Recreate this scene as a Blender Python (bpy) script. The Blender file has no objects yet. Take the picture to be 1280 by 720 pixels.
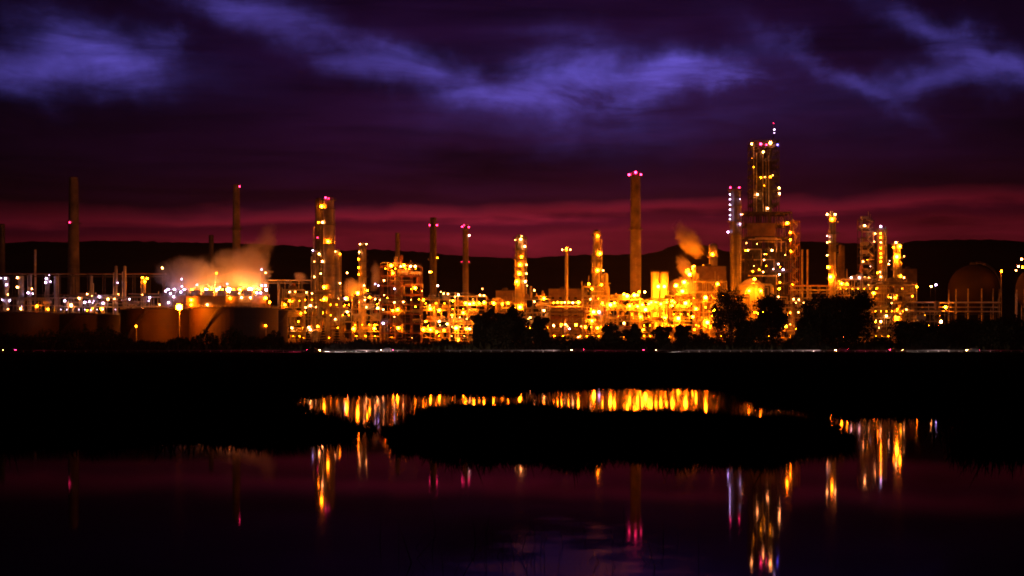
import bpy, math, random
import numpy as np
from mathutils import Vector, Matrix
rnd = random.Random(7)
HAZE = .00003
S = bpy.context.scene
COL = S.collection
F = 1777.78          # focal length in reference pixels
CX, HY, CH = 640.0, 438.0, 1.7
PI = math.pi

def W(px, py, D):
    return Vector(((px-CX)*D/F, D, CH+(HY-py)*D/F))

# ------------------------------------------------------------------ ground height
def ground_z(y):
    xs = [0, 69, 80, 300, 515, 528, 546, 560, 600, 665, 700, 760, 8000]
    zs = [.1, .1, .25, .6, .8, 1.1, 1.1, .9, 2.2, 4.6, 5.6, 6.0, 6.0]
    return float(np.interp(y, xs, zs))

# ------------------------------------------------------------------ materials
def mat(name, col, rough=.6, metal=0., noise=.0, scale=3., spec=.5):
    m = bpy.data.materials.new(name); m.use_nodes = True
    nt = m.node_tree; b = nt.nodes['Principled BSDF']
    b.inputs['Roughness'].default_value = rough
    b.inputs['Metallic'].default_value = metal
    b.inputs['Specular IOR Level'].default_value = spec
    b.inputs['Base Color'].default_value = (*col, 1)
    if noise > 0:
        tc = nt.nodes.new('ShaderNodeTexCoord')
        n = nt.nodes.new('ShaderNodeTexNoise'); n.inputs['Scale'].default_value = scale
        n.inputs['Detail'].default_value = 5
        r = nt.nodes.new('ShaderNodeValToRGB')
        r.color_ramp.elements[0].position = .3; r.color_ramp.elements[1].position = .7
        r.color_ramp.elements[0].color = (*[c*(1-noise) for c in col], 1)
        r.color_ramp.elements[1].color = (*[min(.9, c*(1+noise*.6)) for c in col], 1)
        nt.links.new(tc.outputs['Object'], n.inputs['Vector'])
        nt.links.new(n.outputs['Fac'], r.inputs[0]); nt.links.new(r.outputs[0], b.inputs['Base Color'])
    return m
def emis(name, col, L):
    m = bpy.data.materials.new(name); m.use_nodes = True
    nt = m.node_tree; nt.nodes.clear()
    e = nt.nodes.new('ShaderNodeEmission'); o = nt.nodes.new('ShaderNodeOutputMaterial')
    e.inputs[0].default_value = (*col, 1); e.inputs[1].default_value = L
    nt.links.new(e.outputs[0], o.inputs[0]); return m

M = dict(
 steel=mat('galvanised_steel', (.5,.48,.44), .5, .1, .45, .6),
 shell=mat('aluminium_cladding', (.40,.38,.36), .55, .1, .35, .25),
 dark=mat('weathered_dark_steel', (.09,.082,.075), .6, .2, .5, .4),
 pipe=mat('lagged_pipe', (.6,.57,.52), .5, .1, .3, .5),
 rust=mat('oxide_red_steel', (.30,.13,.08), .7, 0, .5, .5),
 deck=mat('grating', (.15,.14,.13), .7, .1, .4, 1.),
 conc=mat('stack_concrete', (.28,.25,.22), .85, 0, .5, .15),
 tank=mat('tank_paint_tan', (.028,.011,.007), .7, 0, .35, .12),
 tankw=mat('tank_paint_cream', (.62,.58,.48), .45, 0, .15, .2),
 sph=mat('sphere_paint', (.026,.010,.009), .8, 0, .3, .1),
 silver=mat('dull_silver_cladding', (.22,.22,.24), .4, .5, .3, .3),
 brick=mat('heater_casing', (.27,.20,.14), .7, 0, .4, .3),
 earth=mat('marsh_earth', (.03,.024,.017), .95, 0, .5, .08, 0.),
 gravel=mat('yard_gravel', (.20,.16,.12), .95, 0, .4, .15, 0.),
 asph=mat('asphalt', (.05,.05,.05), .85, 0, .3, .8),
 paint=mat('road_paint', (.7,.7,.68), .6),
 bark=mat('bark', (.05,.035,.025), .9, 0, .4, 2.),
 leaf=mat('dark_foliage', (.018,.02,.009), .9, 0, .4, .4, 0),
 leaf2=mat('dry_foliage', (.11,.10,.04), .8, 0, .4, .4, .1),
 grass=mat('marsh_grass_blade', (.011,.010,.006), .9, 0, .3, 1., 0),
 hill=mat('dry_hill_grass', (.04,.036,.024), .95, 0, .5, .004, 0.),
 car=mat('car_paint', (.08,.08,.09), .3, .3), glass=mat('car_glass', (.02,.02,.025), .1),
 tyre=mat('tyre_rubber', (.02,.02,.02), .8), housing=mat('lamp_housing', (.2,.2,.19), .5, .4),
)
SOD, WARM, VIO, RED, PINK, BLUE = (1,.155,.0018), (1,.30,.06), (.85,.55,1.), (1,.02,.10), (1,.42,.32), (.15,.1,1)
E = {}
for k, c, g in (('y',SOD,1.),('o',(1,.24,.004),.5),('p',WARM,.6),('w',VIO,.45),('r',RED,.35),('k',PINK,.4),('b',BLUE,.3)):
    for s, L in ((0,40),(1,30),(2,45),(3,70),(4,100),(5,150),(6,240)):
        E[k,s] = emis('glow_%s_%d'%({'y':'sodium','o':'amber','p':'warm','w':'mercury','r':'red','k':'pink','b':'blue'}[k], s), c, L*g*{'y':4.6,'o':4.,'p':2.9,'w':1.1}.get(k,1.2))
RAD = {0:.17, 1:.22, 2:.33, 3:.45, 4:.64, 5:.92, 6:1.4}

# ------------------------------------------------------------------ mesh builder
class MB:
    def __init__(s): s.v=[]; s.f=[]; s.m=[]
    def add(s, vs, fs, mi=0):
        o=len(s.v); s.v.extend([tuple(v) for v in vs])
        s.f.extend([tuple(i+o for i in f) for f in fs]); s.m.extend([mi]*len(fs)); return s
    def box(s, a, b, mi=0):
        (x0,y0,z0),(x1,y1,z1)=a,b
        vs=[(x0,y0,z0),(x1,y0,z0),(x1,y1,z0),(x0,y1,z0),(x0,y0,z1),(x1,y0,z1),(x1,y1,z1),(x0,y1,z1)]
        return s.add(vs,[(0,3,2,1),(4,5,6,7),(0,1,5,4),(1,2,6,5),(2,3,7,6),(3,0,4,7)],mi)
    def bar(s, p, q, r, n=4, r2=None, mi=0, cap=True):
        p=Vector(p); q=Vector(q); d=(q-p)
        if d.length<1e-5: return s
        d.normalize(); u=d.orthogonal() if abs(d.z)<.99 else Vector((1,0,0)); 
        u=(u-d*u.dot(d)).normalized(); w=d.cross(u); r2=r if r2 is None else r2
        vs=[]
        for c,rr in ((p,r),(q,r2)):
            for k in range(n):
                a=2*PI*(k+.5)/n; vs.append(c+u*(rr*math.cos(a))+w*(rr*math.sin(a)))
        fs=[(k,(k+1)%n,n+(k+1)%n,n+k) for k in range(n)]
        if cap: fs+= [tuple(range(n-1,-1,-1)), tuple(range(n,2*n))]
        return s.add(vs,fs,mi)
    def lathe(s, prof, n=20, c=(0,0,0), mi=0):
        vs=[];fs=[]
        for r,z in prof:
            for k in range(n):
                a=2*PI*k/n; vs.append((c[0]+r*math.cos(a),c[1]+r*math.sin(a),c[2]+z))
        for i in range(len(prof)-1):
            for k in range(n):
                fs.append((i*n+k,i*n+(k+1)%n,(i+1)*n+(k+1)%n,(i+1)*n+k))
        fs.append(tuple(range(n-1,-1,-1))); t=(len(prof)-1)*n; fs.append(tuple(range(t,t+n)))
        return s.add(vs,fs,mi)
    def path(s, pts, r, n=6, mi=0):
        for a,b in zip(pts[:-1],pts[1:]):
            s.bar(a,b,r,n,mi=mi)
        for a in pts[1:-1]: s.ball(a,r*1.05,mi)
        return s
    def ball(s, c, r, mi=0, sz=1.):
        t=(1+5**.5)/2; q=[(-1,t,0),(1,t,0),(-1,-t,0),(1,-t,0),(0,-1,t),(0,1,t),(0,-1,-t),(0,1,-t),(t,0,-1),(t,0,1),(-t,0,-1),(-t,0,1)]
        l=(1+t*t)**.5
        fs=[(0,11,5),(0,5,1),(0,1,7),(0,7,10),(0,10,11),(1,5,9),(5,11,4),(11,10,2),(10,7,6),(7,1,8),(3,9,4),(3,4,2),(3,2,6),(3,6,8),(3,8,9),(4,9,5),(2,4,11),(6,2,10),(8,6,7),(9,8,1)]
        return s.add([(c[0]+x/l*r,c[1]+y/l*r,c[2]+z/l*r*sz) for x,y,z in q],fs,mi)
    def drum(s, c, L, r, axis='x', n=14):   # horizontal vessel with dished ends
        prof=[(-L/2-.35*r,.25*r),(-L/2-.2*r,.7*r),(-L/2,r),(L/2,r),(L/2+.2*r,.7*r),(L/2+.35*r,.25*r)]
        vs=[];fs=[]
        for t,rr in prof:
            for k in range(n):
                a=2*PI*k/n
                if axis=='x': vs.append((c[0]+t,c[1]+rr*math.cos(a),c[2]+rr*math.sin(a)))
                else: vs.append((c[0]+rr*math.cos(a),c[1]+t,c[2]+rr*math.sin(a)))
        for i in range(len(prof)-1):
            for k in range(n): fs.append((i*n+k,i*n+(k+1)%n,(i+1)*n+(k+1)%n,(i+1)*n+k))
        fs.append(tuple(range(n-1,-1,-1))); t=(len(prof)-1)*n; fs.append(tuple(range(t,t+n)))
        return s.add(vs,fs)
    def build(s, name, mats, parent=None, loc=None, smooth=False):
        me=bpy.data.meshes.new(name); me.from_pydata(s.v,[],s.f)
        if not isinstance(mats,(list,tuple)): mats=[mats]
        for m in mats: me.materials.append(m)
        if len(mats)>1: me.polygons.foreach_set('material_index', s.m)
        if smooth: me.polygons.foreach_set('use_smooth',[True]*len(me.polygons))
        o=bpy.data.objects.new(name,me); COL.objects.link(o)
        if parent is not None: o.parent=parent
        if loc is not None: o.location=loc
        return o

def tag(o,label=None,cat=None,group=None,kind=None):
    if label: o['label']=label
    if cat: o['category']=cat
    if group: o['group']=group
    if kind: o['kind']=kind
    return o
def thing(name,label,cat,loc,group=None):
    o=bpy.data.objects.new(name,None); COL.objects.link(o); o.location=loc; o.empty_display_size=.5
    return tag(o,label,cat,group)

# ------------------------------------------------------------------ lamps
_lampmesh={}
def lamp_mesh(kind,size):
    if (kind,size) not in _lampmesh:
        r=RAD[size]; b=MB()
        b.ball((0,0,0),r,1)
        b.lathe([(r*.35,r*1.25),(r*.9,r*.98),(r*.95,r*.88)],8)    # hood above the globe
        b.bar((0,.0,r*1.2),(0,.6+r,r*1.35),.07)
        me=bpy.data.meshes.new('lamp'); me.from_pydata(b.v,[],b.f)
        me.materials.append(M['housing']); me.materials.append(E[kind,size])
        me.polygons.foreach_set('material_index',b.m); _lampmesh[kind,size]=me
    return _lampmesh[kind,size]
def lamp(parent,loc,kind='y',size=3,name='lamp'):
    o=bpy.data.objects.new(name,lamp_mesh(kind,size)); COL.objects.link(o); o.parent=parent; o.location=loc; return o

def bracket(l,*segs,r=.08):
    p=l.location; b=MB()
    for a,c in segs: b.bar(Vector(a)-p,Vector(c)-p,r)
    b.build('bracket',M['dark'],l)
LIGHTS="""391 313 w2;399 317.5 y3;403 327 y3;401 342 p2;405 359 y4;405 374 y4;405 391 y4;393 327 p1;393 346 p2;390 367 p2;383 365.5 p2;362 365 p2
369 364.5 p1;346 376 y3;344 371 y2;344 383 p2;362 376 y3;388 382 y3;382 384.5 y2;377 391.5 y3;395 384 p1;373 402 o2;365 410 y3;358 411 o1;378 411 y3;386 409 y3;388 412 y3
397 408 y3;419 314.5 p2;425 317.5 y2;434 341 p2;425 354 p2;423.5 373 p2;431 373 w2;419 399 p2;434 390 y3;449 315 y2;448 324 y2;448 334.5 y2;448.5 343 y2;455 357 y2
459 363 y3;456 371 y2;462 371.5 y3;456 375 p2;469 355 w2;473 357 w2;469 374 p2;475 375 p2;472 385 y3;458 384 p2;442 411 y4;468 410.5 y4;479 404 w3;489 332 y4;505 332 y4
501 333 y2;513 333 y3;519 333 y3;491 341.5 y3;480 350.5 p2;493 361 w2;480 369 p1;519 360 y4;493 378 p2;504 377.5 y2;479 387 p2;493 396 p1;497 387 y4;491 388 y3;498 410 y4
529 375 y3;529 412 y4;537 340 y2;539 340 y2;547 357 k3;551 365 y1;554.5 367 p2;560 367.5 p2;573 368.5 p3;569 371 y1;538 386 y4;549 388 y4;566 376 o3;600 369 p2;605 369.5 p2
603 361 p1;582 379 y4;587 380 y3;592 379 y4;599 379 y3;605 378 y4;617 379 y4;579 391 y4;565 394 o3;532 402 y3;549 402 y3;559 405 p3;538 412 y4;546 415 y3;555 413 y3
570 410 y5;583 411 y4;587 411 y3;573 425 o3;668 363 p2;668 377 p2;680 373 y4;680 388 p3;663 397 p2;628 380 y3;635 379 y3;692 407 p3;702 405 y4;707 405 y3;687 378 y3;692 378.5 y2
697 378 y3;702 378.5 y3;706 378 y2;711 378 y3;716 378.5 y3;723 378 y4;736 355 y3;740 361 o3;738 374 p2;753 379 y3;742 390 y5;749 390 w3;740 401 y4;720 406 y4;731 409 y4
712 411 w3;747 410 y4;763 381 y5;768 379 y4;780 368 y4;784 370 y5;797 369 y4;787 382.5 y4;797 383 y4;780 404 y3;793 369 y5;799 365 y3;806 365 y3;803 381 y4;811 380 y4
807 387 y5;801 396 y4;814 378 y4;826 380 y4;840 382 y4;843 378 y3;845 357 y5;862 343 y5;857 379 y5;882 372 y5;870 386 y4;848 398 y5;866 396 y4;884 403 y5;868 412 y2
804 412 y3;910 290 w3;897 355 y4;892 388 y4;895 389 y3;935 313 p2;965 313 y3;955 325 p2;949 337 y2;941 339 y2;954 340 p2;966.6 336.5 k2;974 343 p3;979 337 w3
973 330 k3;984 279 y4;988 290.6 y3;988 300 y3;989 314 y3;990 356 y3;975 353 y2;974 361 y3;952 369 y3;947 391 y4;955 390 y4;973 371 p2;988 380 p2;992 374 p2;998.6 374.6 p2
982 408 y4;940 402 y3;946 409 y3;960 405 y3;1064 347 k3;1074 347 k3;1052 354.5 y4;1059 355 y3;1092 366.5 y4;1111 367 p3
1114 372 p2;1108 395 y3;1101 402 y3;1133 387 p2;1126 345 o3;1130 347 p2;1146 358.5 y3;1164 358 y3;1170 356 w3;1182 384 y4;1152 395.5 p2
1252 339 y3;1277 324 y3;1273 333 y3;1270 338 y2;1278 334 y3;1 347.6 w2;7 348 w3;21.6 347 p3;8 356 w3;10 368 y2;21.6 359 p3;3 375 w3;12 375 w3;35 366 w3;40 361 p2;41 367 w2
57.7 348 w3;57 353 w3;61.5 344 w1;63 352 w2;10 386.5 y2;26 386 y3;27 382.6 w1;46 383 y3;60 386.5 o3;81 376 w3;89 381.5 p4;99 373 p3;106 378 w3;109 368 y3;115 370 p3
124 371 w3;115 378.5 w3;135 374 p3;143 373.6 p2;147 353.5 w2;148 368 p2;129 379 w3;152 376 w2;161.5 374 w3;116 386 y3;109 388 y2;127 386 o4;178 347 y3;184 348 y3;181 352 y3
178 368 p2;187 372 w3;186 376 w2;178 384.5 p2;200 381 y3;203 335 p3;207 364 w3;213 367 w3;217 371 w3;210.6 378 w3;227 349 w2;227.5 358 w2;226 365 w3;239 375 y4;239 381 y3
259 381 y3;270.6 341.6 y2;246 356 w2;284 355 w2;275 359 w2;299 366.6 p2;287.5 372.5 y3;302 372 y3;313 372 y3;332 372.6 y4;327 337 w2;332 341 p2;327 357 w2;332 357 w2
321 366 w3;326 366 w3;344 370 y3;337 378 y3;356 381 y3;402 258 y4;398 278 y2;403 278 y3;410 302 y4;397 297 r2;407 247 r3;411 248 r2
650 331 y4;658 331 p2;649 342 y4;658 342 p2;646 352 y4;656.5 352 p3;659 357 p1;650 384 y5;651 299 y3;656 308 p3;644 300 p1;652 321 y3;652 295 y1
747 338 y4;754 338 p2;752 356 y3;747 295 y3;750 317 y4;1034 268 p3;1044 268 p3;1040 274 y4;1034 295 k2;1037 296 k1;1034 303 p2;1037 302 p1;1034 319 p2;1035 334 y4;1038 346 y5
1081 282 p3;1079 327 p2;1120 303 p3;1125 308 y4;1117 309 y2;1121 321 y5;1130 320.5 p1;1111 330 p2;1112 326 k1;1119 372 y3;1121 387 y4;1121 397 y5;1101 283 w3
1101 292 y2;1101 297 y2;1101 303 y2;1101 310 y2;1101 317 y2;1101 322 y2;1101 327 y2;1100 340 y2;1101 346 y2;1100 352 y2;1094 292 p2;1093 302 p1;1097 341 y2;1086 347 p1;1092 356 p1;1088 333 k1"""
LT=[]
for t in LIGHTS.replace('\n',';').split(';'):
    a=t.split(); LT.append([float(a[0]),float(a[1]),('p' if a[2][0]=='y' and int(a[2][1])<4 and rnd.random()<.4 else a[2][0]),int(a[2][1]),False])
def claim(x0,y0,x1,y1):
    r=[]
    for l in LT:
        if not l[4] and x0<=l[0]<=x1 and y0<=l[1]<=y1: l[4]=True; r.append(l)
    return r
def put_lamps(t,base,lights,D,yf,arm=None):
    """lamps of one thing: yf = local depth of the lamps; arm = function giving the anchor of the arm"""
    pass

# ------------------------------------------------------------------ pieces
def platform(mb,r,z,r2,a0=0,a1=2*PI,n=16):
    """annular grating with posts and two rails"""
    vs=[];fs=[]
    for k in range(n+1):
        a=a0+(a1-a0)*k/n
        for rr,zz in ((r,z),(r2,z),(r2,z+.18),(r,z+.18)): vs.append((rr*math.cos(a),rr*math.sin(a),zz))
    for k in range(n):
        o=k*4
        for i in range(4): fs.append((o+i,o+(i+1)%4,o+4+(i+1)%4,o+4+i))
    mb.add(vs,fs)
    for h in (.65,1.2):
        for k in range(n):
            a=a0+(a1-a0)*k/n; b=a0+(a1-a0)*(k+1)/n
            mb.bar((r2*math.cos(a),r2*math.sin(a),z+h),(r2*math.cos(b),r2*math.sin(b),z+h),.05,3,cap=False)
    for k in range(0,n+1):
        a=a0+(a1-a0)*k/n; mb.bar((r2*math.cos(a),r2*math.sin(a),z),(r2*math.cos(a),r2*math.sin(a),z+1.2),.05,3,cap=False)
def ladder(mb,x,y,z0,z1):
    for s in (-.35,.35): mb.bar((x+s,y,z0),(x+s,y,z1),.06,3)
    z=z0
    while z<z1: mb.bar((x-.35,y,z),(x+.35,y,z),.04,3,cap=False); z+=1.2
    z=z0+2.5
    while z<z1:
        mb.bar((x-.5,y-.1,z),(x-.4,y-.75,z),.04,3,cap=False); mb.bar((x-.4,y-.75,z),(x+.4,y-.75,z),.04,3,cap=False); mb.bar((x+.4,y-.75,z),(x+.5,y-.1,z),.04,3,cap=False); z+=2.4

def column(px,ytop,w,D,label,plats=(),name='distillation_column',cat='column',rect=None,m='shell',risers=2,lights=None,pw=1.0,seg=None,group=None,yb=None):
    gz=ground_z(D); base=Vector(((px-CX)*D/F,D,gz)); s=D/F
    t=thing(name,label,cat,base,group)
    H=(CH+(HY-ytop)*s)-gz; r=w*s/2
    b=MB()
    b.lathe([(r*1.15,0),(r*1.15,2.5),(r,3.)],16); b.build('skirt',M['conc'],t)
    b=MB(); prof=[(r,3.)]
    z=3.+rnd.uniform(3,6)
    while z<H-r:
        prof+=[(r,z),(r*1.03,z+.05),(r*1.03,z+.3),(r,z+.35)]; z+=rnd.uniform(4.5,8)
    if seg: prof=[(rr*(seg if zz<H*.45 else 1),zz) for rr,zz in prof]
    prof+=[(r,H-.6*r),(r*.85,H-.3*r),(r*.5,H-.08*r),(r*.12,H)]
    b.lathe(prof,20); b.build('shell',M[m],t)
    lp=lights if lights is not None else claim(*(rect or (px-w*.5-5,ytop-6,px+w*.5+5,426)))
    lp.sort(key=lambda l:l[1]); ys=list(plats)
    for l in lp:
        if all(abs(l[1]-q)*s>3.2 for q in ys): ys.append(l[1]+1.)
    for q in ys:
        z=CH+(HY-q)*s-gz-1.1
        if z<4 or z>H+2: continue
        pb=MB(); a0=rnd.choice([0,PI,PI*1.0,-PI/2]); span=rnd.choice([2*PI,PI*1.2,PI*1.6]) if z<H-2 else 2*PI
        platform(pb,r*1.0,z,r+pw*1.25,a0 if span<6 else 0,a0+span if span<6 else 2*PI)
        pb.build('platform',M['deck'],t)
    lb=MB(); ladder(lb,r*.55,-r-.35,1,H-1); lb.build('ladder',M['steel'],t)
    for k in range(risers):
        a=rnd.choice([-.15,PI+.1,-.5,PI+.6]); R=r+.5+.25*k; pr=rnd.uniform(.16,.32); x=R*math.cos(a+.2*k); y=R*math.sin(a+.2*k)
        zt=H*rnd.uniform(.75,1.)+.6
        MB().path([(0,0,zt+.4),(x,y,zt+.4),(x,y,2),(x+rnd.uniform(-4,4),y-1,1.5)],pr,6).build('riser_pipe',M['pipe'],t)
    def arm(p):
        d=Vector((p.x,p.y,0)); 
        if d.length<r+.1: return None
        return Vector((d.x/d.length*r,d.y/d.length*r,p.z-.9))
    for l in lp:
        p=W(l[0],l[1],D)-base; x=max(-r-1.6,min(r+1.6,p.x)) if abs(p.x)<r+2.5 else p.x
        y=-math.sqrt(max(0,(r+1.4)**2-x*x)) if abs(x)<r+1.4 else -.3
        p=W(l[0],l[1],D+y)-base; lo=lamp(t,p,l[2],l[3]); a=arm(p)
        if a is not None: bracket(lo,(a,p+Vector((0,.3,RAD[l[3]]))))
    return t

def stack(px,ytop,w,D,label,m='conc',taper=.8,rings=(),reds=(),name='chimney_stack',cat='chimney',base_w=None,lad=True,flare=0):
    gz=ground_z(D); base=Vector(((px-CX)*D/F,D,gz)); s=D/F
    t=thing(name,label,cat,base); H=(CH+(HY-ytop)*s)-gz; r1=w*s/2; r0=(base_w or w/taper)*s/2
    b=MB(); prof=[]; n=12
    for k in range(n+1):
        f=k/n; rr=r0+(r1-r0)*f; z=H*f; prof.append((rr,z))
        if 0<k<n: prof+=[(rr*1.025,z+.05),(rr*1.025,z+.3),(rr,z+.35)]
    prof+=[(r1*.82,H),(r1*.8,H-1.5)]
    b.lathe(prof,24); b.build('shaft',M[m],t)
    for q in rings:
        z=CH+(HY-q)*s-gz; rr=r0+(r1-r0)*z/H; pb=MB(); platform(pb,rr*.99,z-1.,rr+1.3,n=20); pb.build('platform',M['deck'],t)
    if lad: lb=MB(); ladder(lb,0,-r0-.35,2,H*.5); lb.v=[(x,y+(z/H)*(r0-r1),z) for x,y,z in lb.v]; lb.build('ladder',M['steel'],t)
    for lx,ly,k,sz in reds:
        p=W(lx,ly,D-r1-.9)-base
        if abs(p.x)>r1: p.y=-.5
        lamp(t,p,k,sz,'warning_lamp' if k=='r' else 'lamp')
    return t

def frame(mb,x0,x1,y0,y1,zs,nx,ny,c=.28,bm=.18,brace=True):
    X=[x0+(x1-x0)*i/(nx-1) for i in range(nx)]; Y=[y0+(y1-y0)*i/(ny-1) for i in range(ny)]
    for x in X:
        for y in Y: mb.box((x-c/2,y-c/2,0),(x+c/2,y+c/2,zs[-1]))
    zp=0
    for z in zs:
        for y in Y: mb.box((x0,y-bm/2,z-bm*2),(x1,y+bm/2,z-.01))
        for x in X: mb.box((x-bm/2.2,y0,z-bm*1.9),(x+bm/2.2,y1,z-.02))
        if brace:
            for i in range(nx-1):
                if rnd.random()<.45:
                    a,b_=(X[i],X[i+1]) if rnd.random()<.5 else (X[i+1],X[i])
                    mb.bar((a,y0-.02,zp),(b_,y0-.02,z-bm),.08,3)
        zp=z
def rails(mb,x0,x1,y0,y1,z):
    for h in (.6,1.15):
        for a,b in (((x0,y0),(x1,y0)),((x1,y0),(x1,y1)),((x1,y1),(x0,y1)),((x0,y1),(x0,y0))):
            mb.bar((a[0],a[1],z+h),(b[0],b[1],z+h),.05,3,cap=False)
    n=max(2,int((x1-x0)/1.8))
    for i in range(n+1):
        x=x0+(x1-x0)*i/n
        for y in (y0,y1): mb.bar((x,y,z),(x,y,z+1.15),.045,3,cap=False)
def stairs(mb,x,y,z0,z1,L):
    z=z0;d=1
    while z<z1-.5:
        h=min(3.2,z1-z); a=(x if d>0 else x+L); b=(x+L if d>0 else x)
        for yy in (y-.4,y+.4): mb.bar((a,yy,z),(b,yy,z+h),.12,4); mb.bar((a,yy,z+1),(b,yy,z+h+1),.05,3)
        for i in range(9):
            f=i/9; mb.box((a+(b-a)*f-.18,y-.4,z+h*f),(a+(b-a)*f+.18,y+.4,z+h*f+.05))
        z+=h; d=-d

def unit(x0,ytop,x1,D,depth,label,style='mixed',name='process_unit',cat='process unit',nlev=None,extra=0,dens=1.,lightrect=None,mix='yyyp',group=None,mframe='steel'):
    s=D/F; gz=ground_z(D); Xc=((x0+x1)/2-CX)*s; base=Vector((Xc,D,gz))
    t=thing(name,label,cat,base,group); w=(x1-x0)*s; H=CH+(HY-ytop)*s-gz
    hx=w/2; y0=-depth/2; y1=depth/2
    nl=nlev or max(2,int(H/rnd.uniform(4.,5.2))); zs=[H*(i+1)/nl for i in range(nl)]
    nx=max(2,int(w/rnd.uniform(4.,5.5))+1); fb=MB(); frame(fb,-hx,hx,y0,y1,zs,nx,3 if depth>9 else 2)
    fb.build('steel_frame',M[mframe],t)
    for z in zs:
        if rnd.random()<.85 or z==zs[-1]:
            a=-hx if rnd.random()<.6 else -hx+w*rnd.uniform(.1,.4); b=hx if rnd.random()<.6 else hx-w*rnd.uniform(.1,.4)
            db=MB(); db.box((a,y0+.02,z),(b,y1-.02,z+.07)); rails(db,a,b,y0+.1,y1-.1,z+.07); db.build('deck',M['deck'],t)
    zl=[0]+zs
    # equipment
    for i,z in enumerate(zl):
        top=zl[i+1] if i+1<len(zl) else z+rnd.uniform(4,7); h=top-z
        k=int(dens*rnd.choice([1,2,2,3])*(1 if w<14 else 1.6))
        if i==len(zl)-1: k=max(0,k-1)
        for _ in range(k):
            x=rnd.uniform(-hx*.85,hx*.85); y=rnd.uniform(y0*.8,y1*.5); c=rnd.random()
            if style=='tower': c=c*.6
            if c<.35:
                L=min(w*.7,rnd.uniform(3,7)); r=min(h*.28,rnd.uniform(.6,1.3)); x=max(-hx+L/2,min(hx-L/2,x))
                d=MB(); d.drum((x,y,z+r+.7),L,r)
                for q in (-.3,.3): d.box((x+q*L-.2,y-r*.7,z+.08),(x+q*L+.2,y+r*.7,z+.9))
                d.build('drum',M[rnd.choice(['shell','pipe','tankw'])],t)
            elif c<.6:
                r=rnd.uniform(.5,1.1); hh=h*rnd.uniform(.6,1.1); d=MB()
                d.lathe([(r*.3,z+.1),(r*.9,z+.5),(r,z+.9),(r,z+hh-.5),(r*.8,z+hh-.15),(r*.2,z+hh)],12,(x,y,0)); d.build('vessel',M[rnd.choice(['shell','shell','rust','brick'])],t)
            elif c<.8:
                a,b,cc=rnd.uniform(.8,2.2),rnd.uniform(.8,1.5),rnd.uniform(1,h*.6)
                d=MB(); d.box((x-a,y-b,z+.1),(x+a,y+b,z+cc)); d.box((x-a*.6,y-b*.6,z+cc),(x+a*.6,y+b*.6,z+cc+.3)); d.bar((x,y-b-.3,z+cc*.5),(x,y-b+.1,z+cc*.5),.35,8)
                d.build('machinery_skid',M[rnd.choice(['steel','brick','dark'])],t)
            else:
                L=min(w*.6,rnd.uniform(3,6)); x=max(-hx+L/2,min(hx-L/2,x)); d=MB()
                for zz in (z+.9,z+2.1):
                    if zz<top-.6: d.drum((x,y,zz),L,.45)
                d.build('heat_exchanger',M['pipe'],t)
    # pipes
    for _ in range(int((6+w*.35+H*.15)*dens)+extra):
        r=rnd.choice([.12,.16,.2,.28,.36]); z=rnd.choice(zl)+rnd.uniform(.4,3.6); z=min(z,H+1.5)
        y=rnd.uniform(y0-.6,y1*.3); a=rnd.uniform(-hx-1,hx*.2); b=rnd.uniform(a+w*.2,hx+1); z2=max(.3,z+rnd.choice([-1,1,-1])*rnd.uniform(2,9)); z2=min(z2,H+3)
        if rnd.random()<.3: pts=[(a,y,z),(a,y,max(.3,z-rnd.uniform(5,14)))]; pts=[(a,y,max(z,z2)),(a,y,.3)]
        elif rnd.random()<.5: pts=[(a,y,z),(b,y,z),(b,y,z2)]
        else: pts=[(a,y,z2),(a,y,z),(b,y,z),(b,y+rnd.uniform(.5,2),z)]
        MB().path(pts,r,6).build('pipe',M[rnd.choice(['pipe','pipe','steel','rust'])],t)
    if H>9:
        sb=MB(); stairs(sb,rnd.uniform(-hx,hx-3.5),y0-.7,0,H,3.2); sb.build('staircase',M['steel'],t)
    # thin vent pipes on top
    for _ in range(rnd.choice([0,1,2])):
        x=rnd.uniform(-hx,hx); MB().bar((x,0,H),(x,0,H+rnd.uniform(2,6)),.16,6).build('vent_pipe',M['pipe'],t)
    lr=lightrect or (x0-1,ytop-5,x1+1,430)
    ls=claim(*lr)
    for l in ls:
        y=y0-.9; p=W(l[0],l[1],D+y)-base; lo=lamp(t,p,l[2],l[3])
        zb=max([q for q in zl if q<p.z-.3] or [0]); e=.45+RAD[l[3]]; bracket(lo,((p.x,p.y+e,zb),(p.x,p.y+e,p.z+.6)),((p.x,p.y+e,zb),(p.x,y0,zb)))
    for zr in rnd.sample(zl[:-1],min(len(zl)-1,2 if dens<1 else 3)):
        n=int(w/rnd.uniform(2.6,4.2)); kd=rnd.choice(mix); rs=rnd.choice([0,1,1])
        if rnd.random()<.75 and n>2:
            for i in range(n):
                if rnd.random()<.15: continue
                q=(-hx+w*(i+.5)/n,y0+.8,zr+3.3); lo=lamp(t,q,kd,rs); bracket(lo,((q[0],q[1]+.5,zr+.1),(q[0],q[1]+.5,q[2]+.4)),r=.05)
    # small lamps for fine sparkle, strewn at random deep inside to add glow
    for _ in range(int(w*H/60*dens)):
        x=rnd.uniform(-hx,hx); zz=rnd.choice(zl[:-1])+rnd.uniform(2.2,3.6); y=rnd.uniform(y0*.5,y1)
        lo=lamp(t,(x,y,zz),rnd.choice(mix),rnd.choice([0,0,1,1,2]))
        bracket(lo,((x,y+.9,zz-2),(x,y+.9,zz+.5)),r=.06)
    return t

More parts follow.
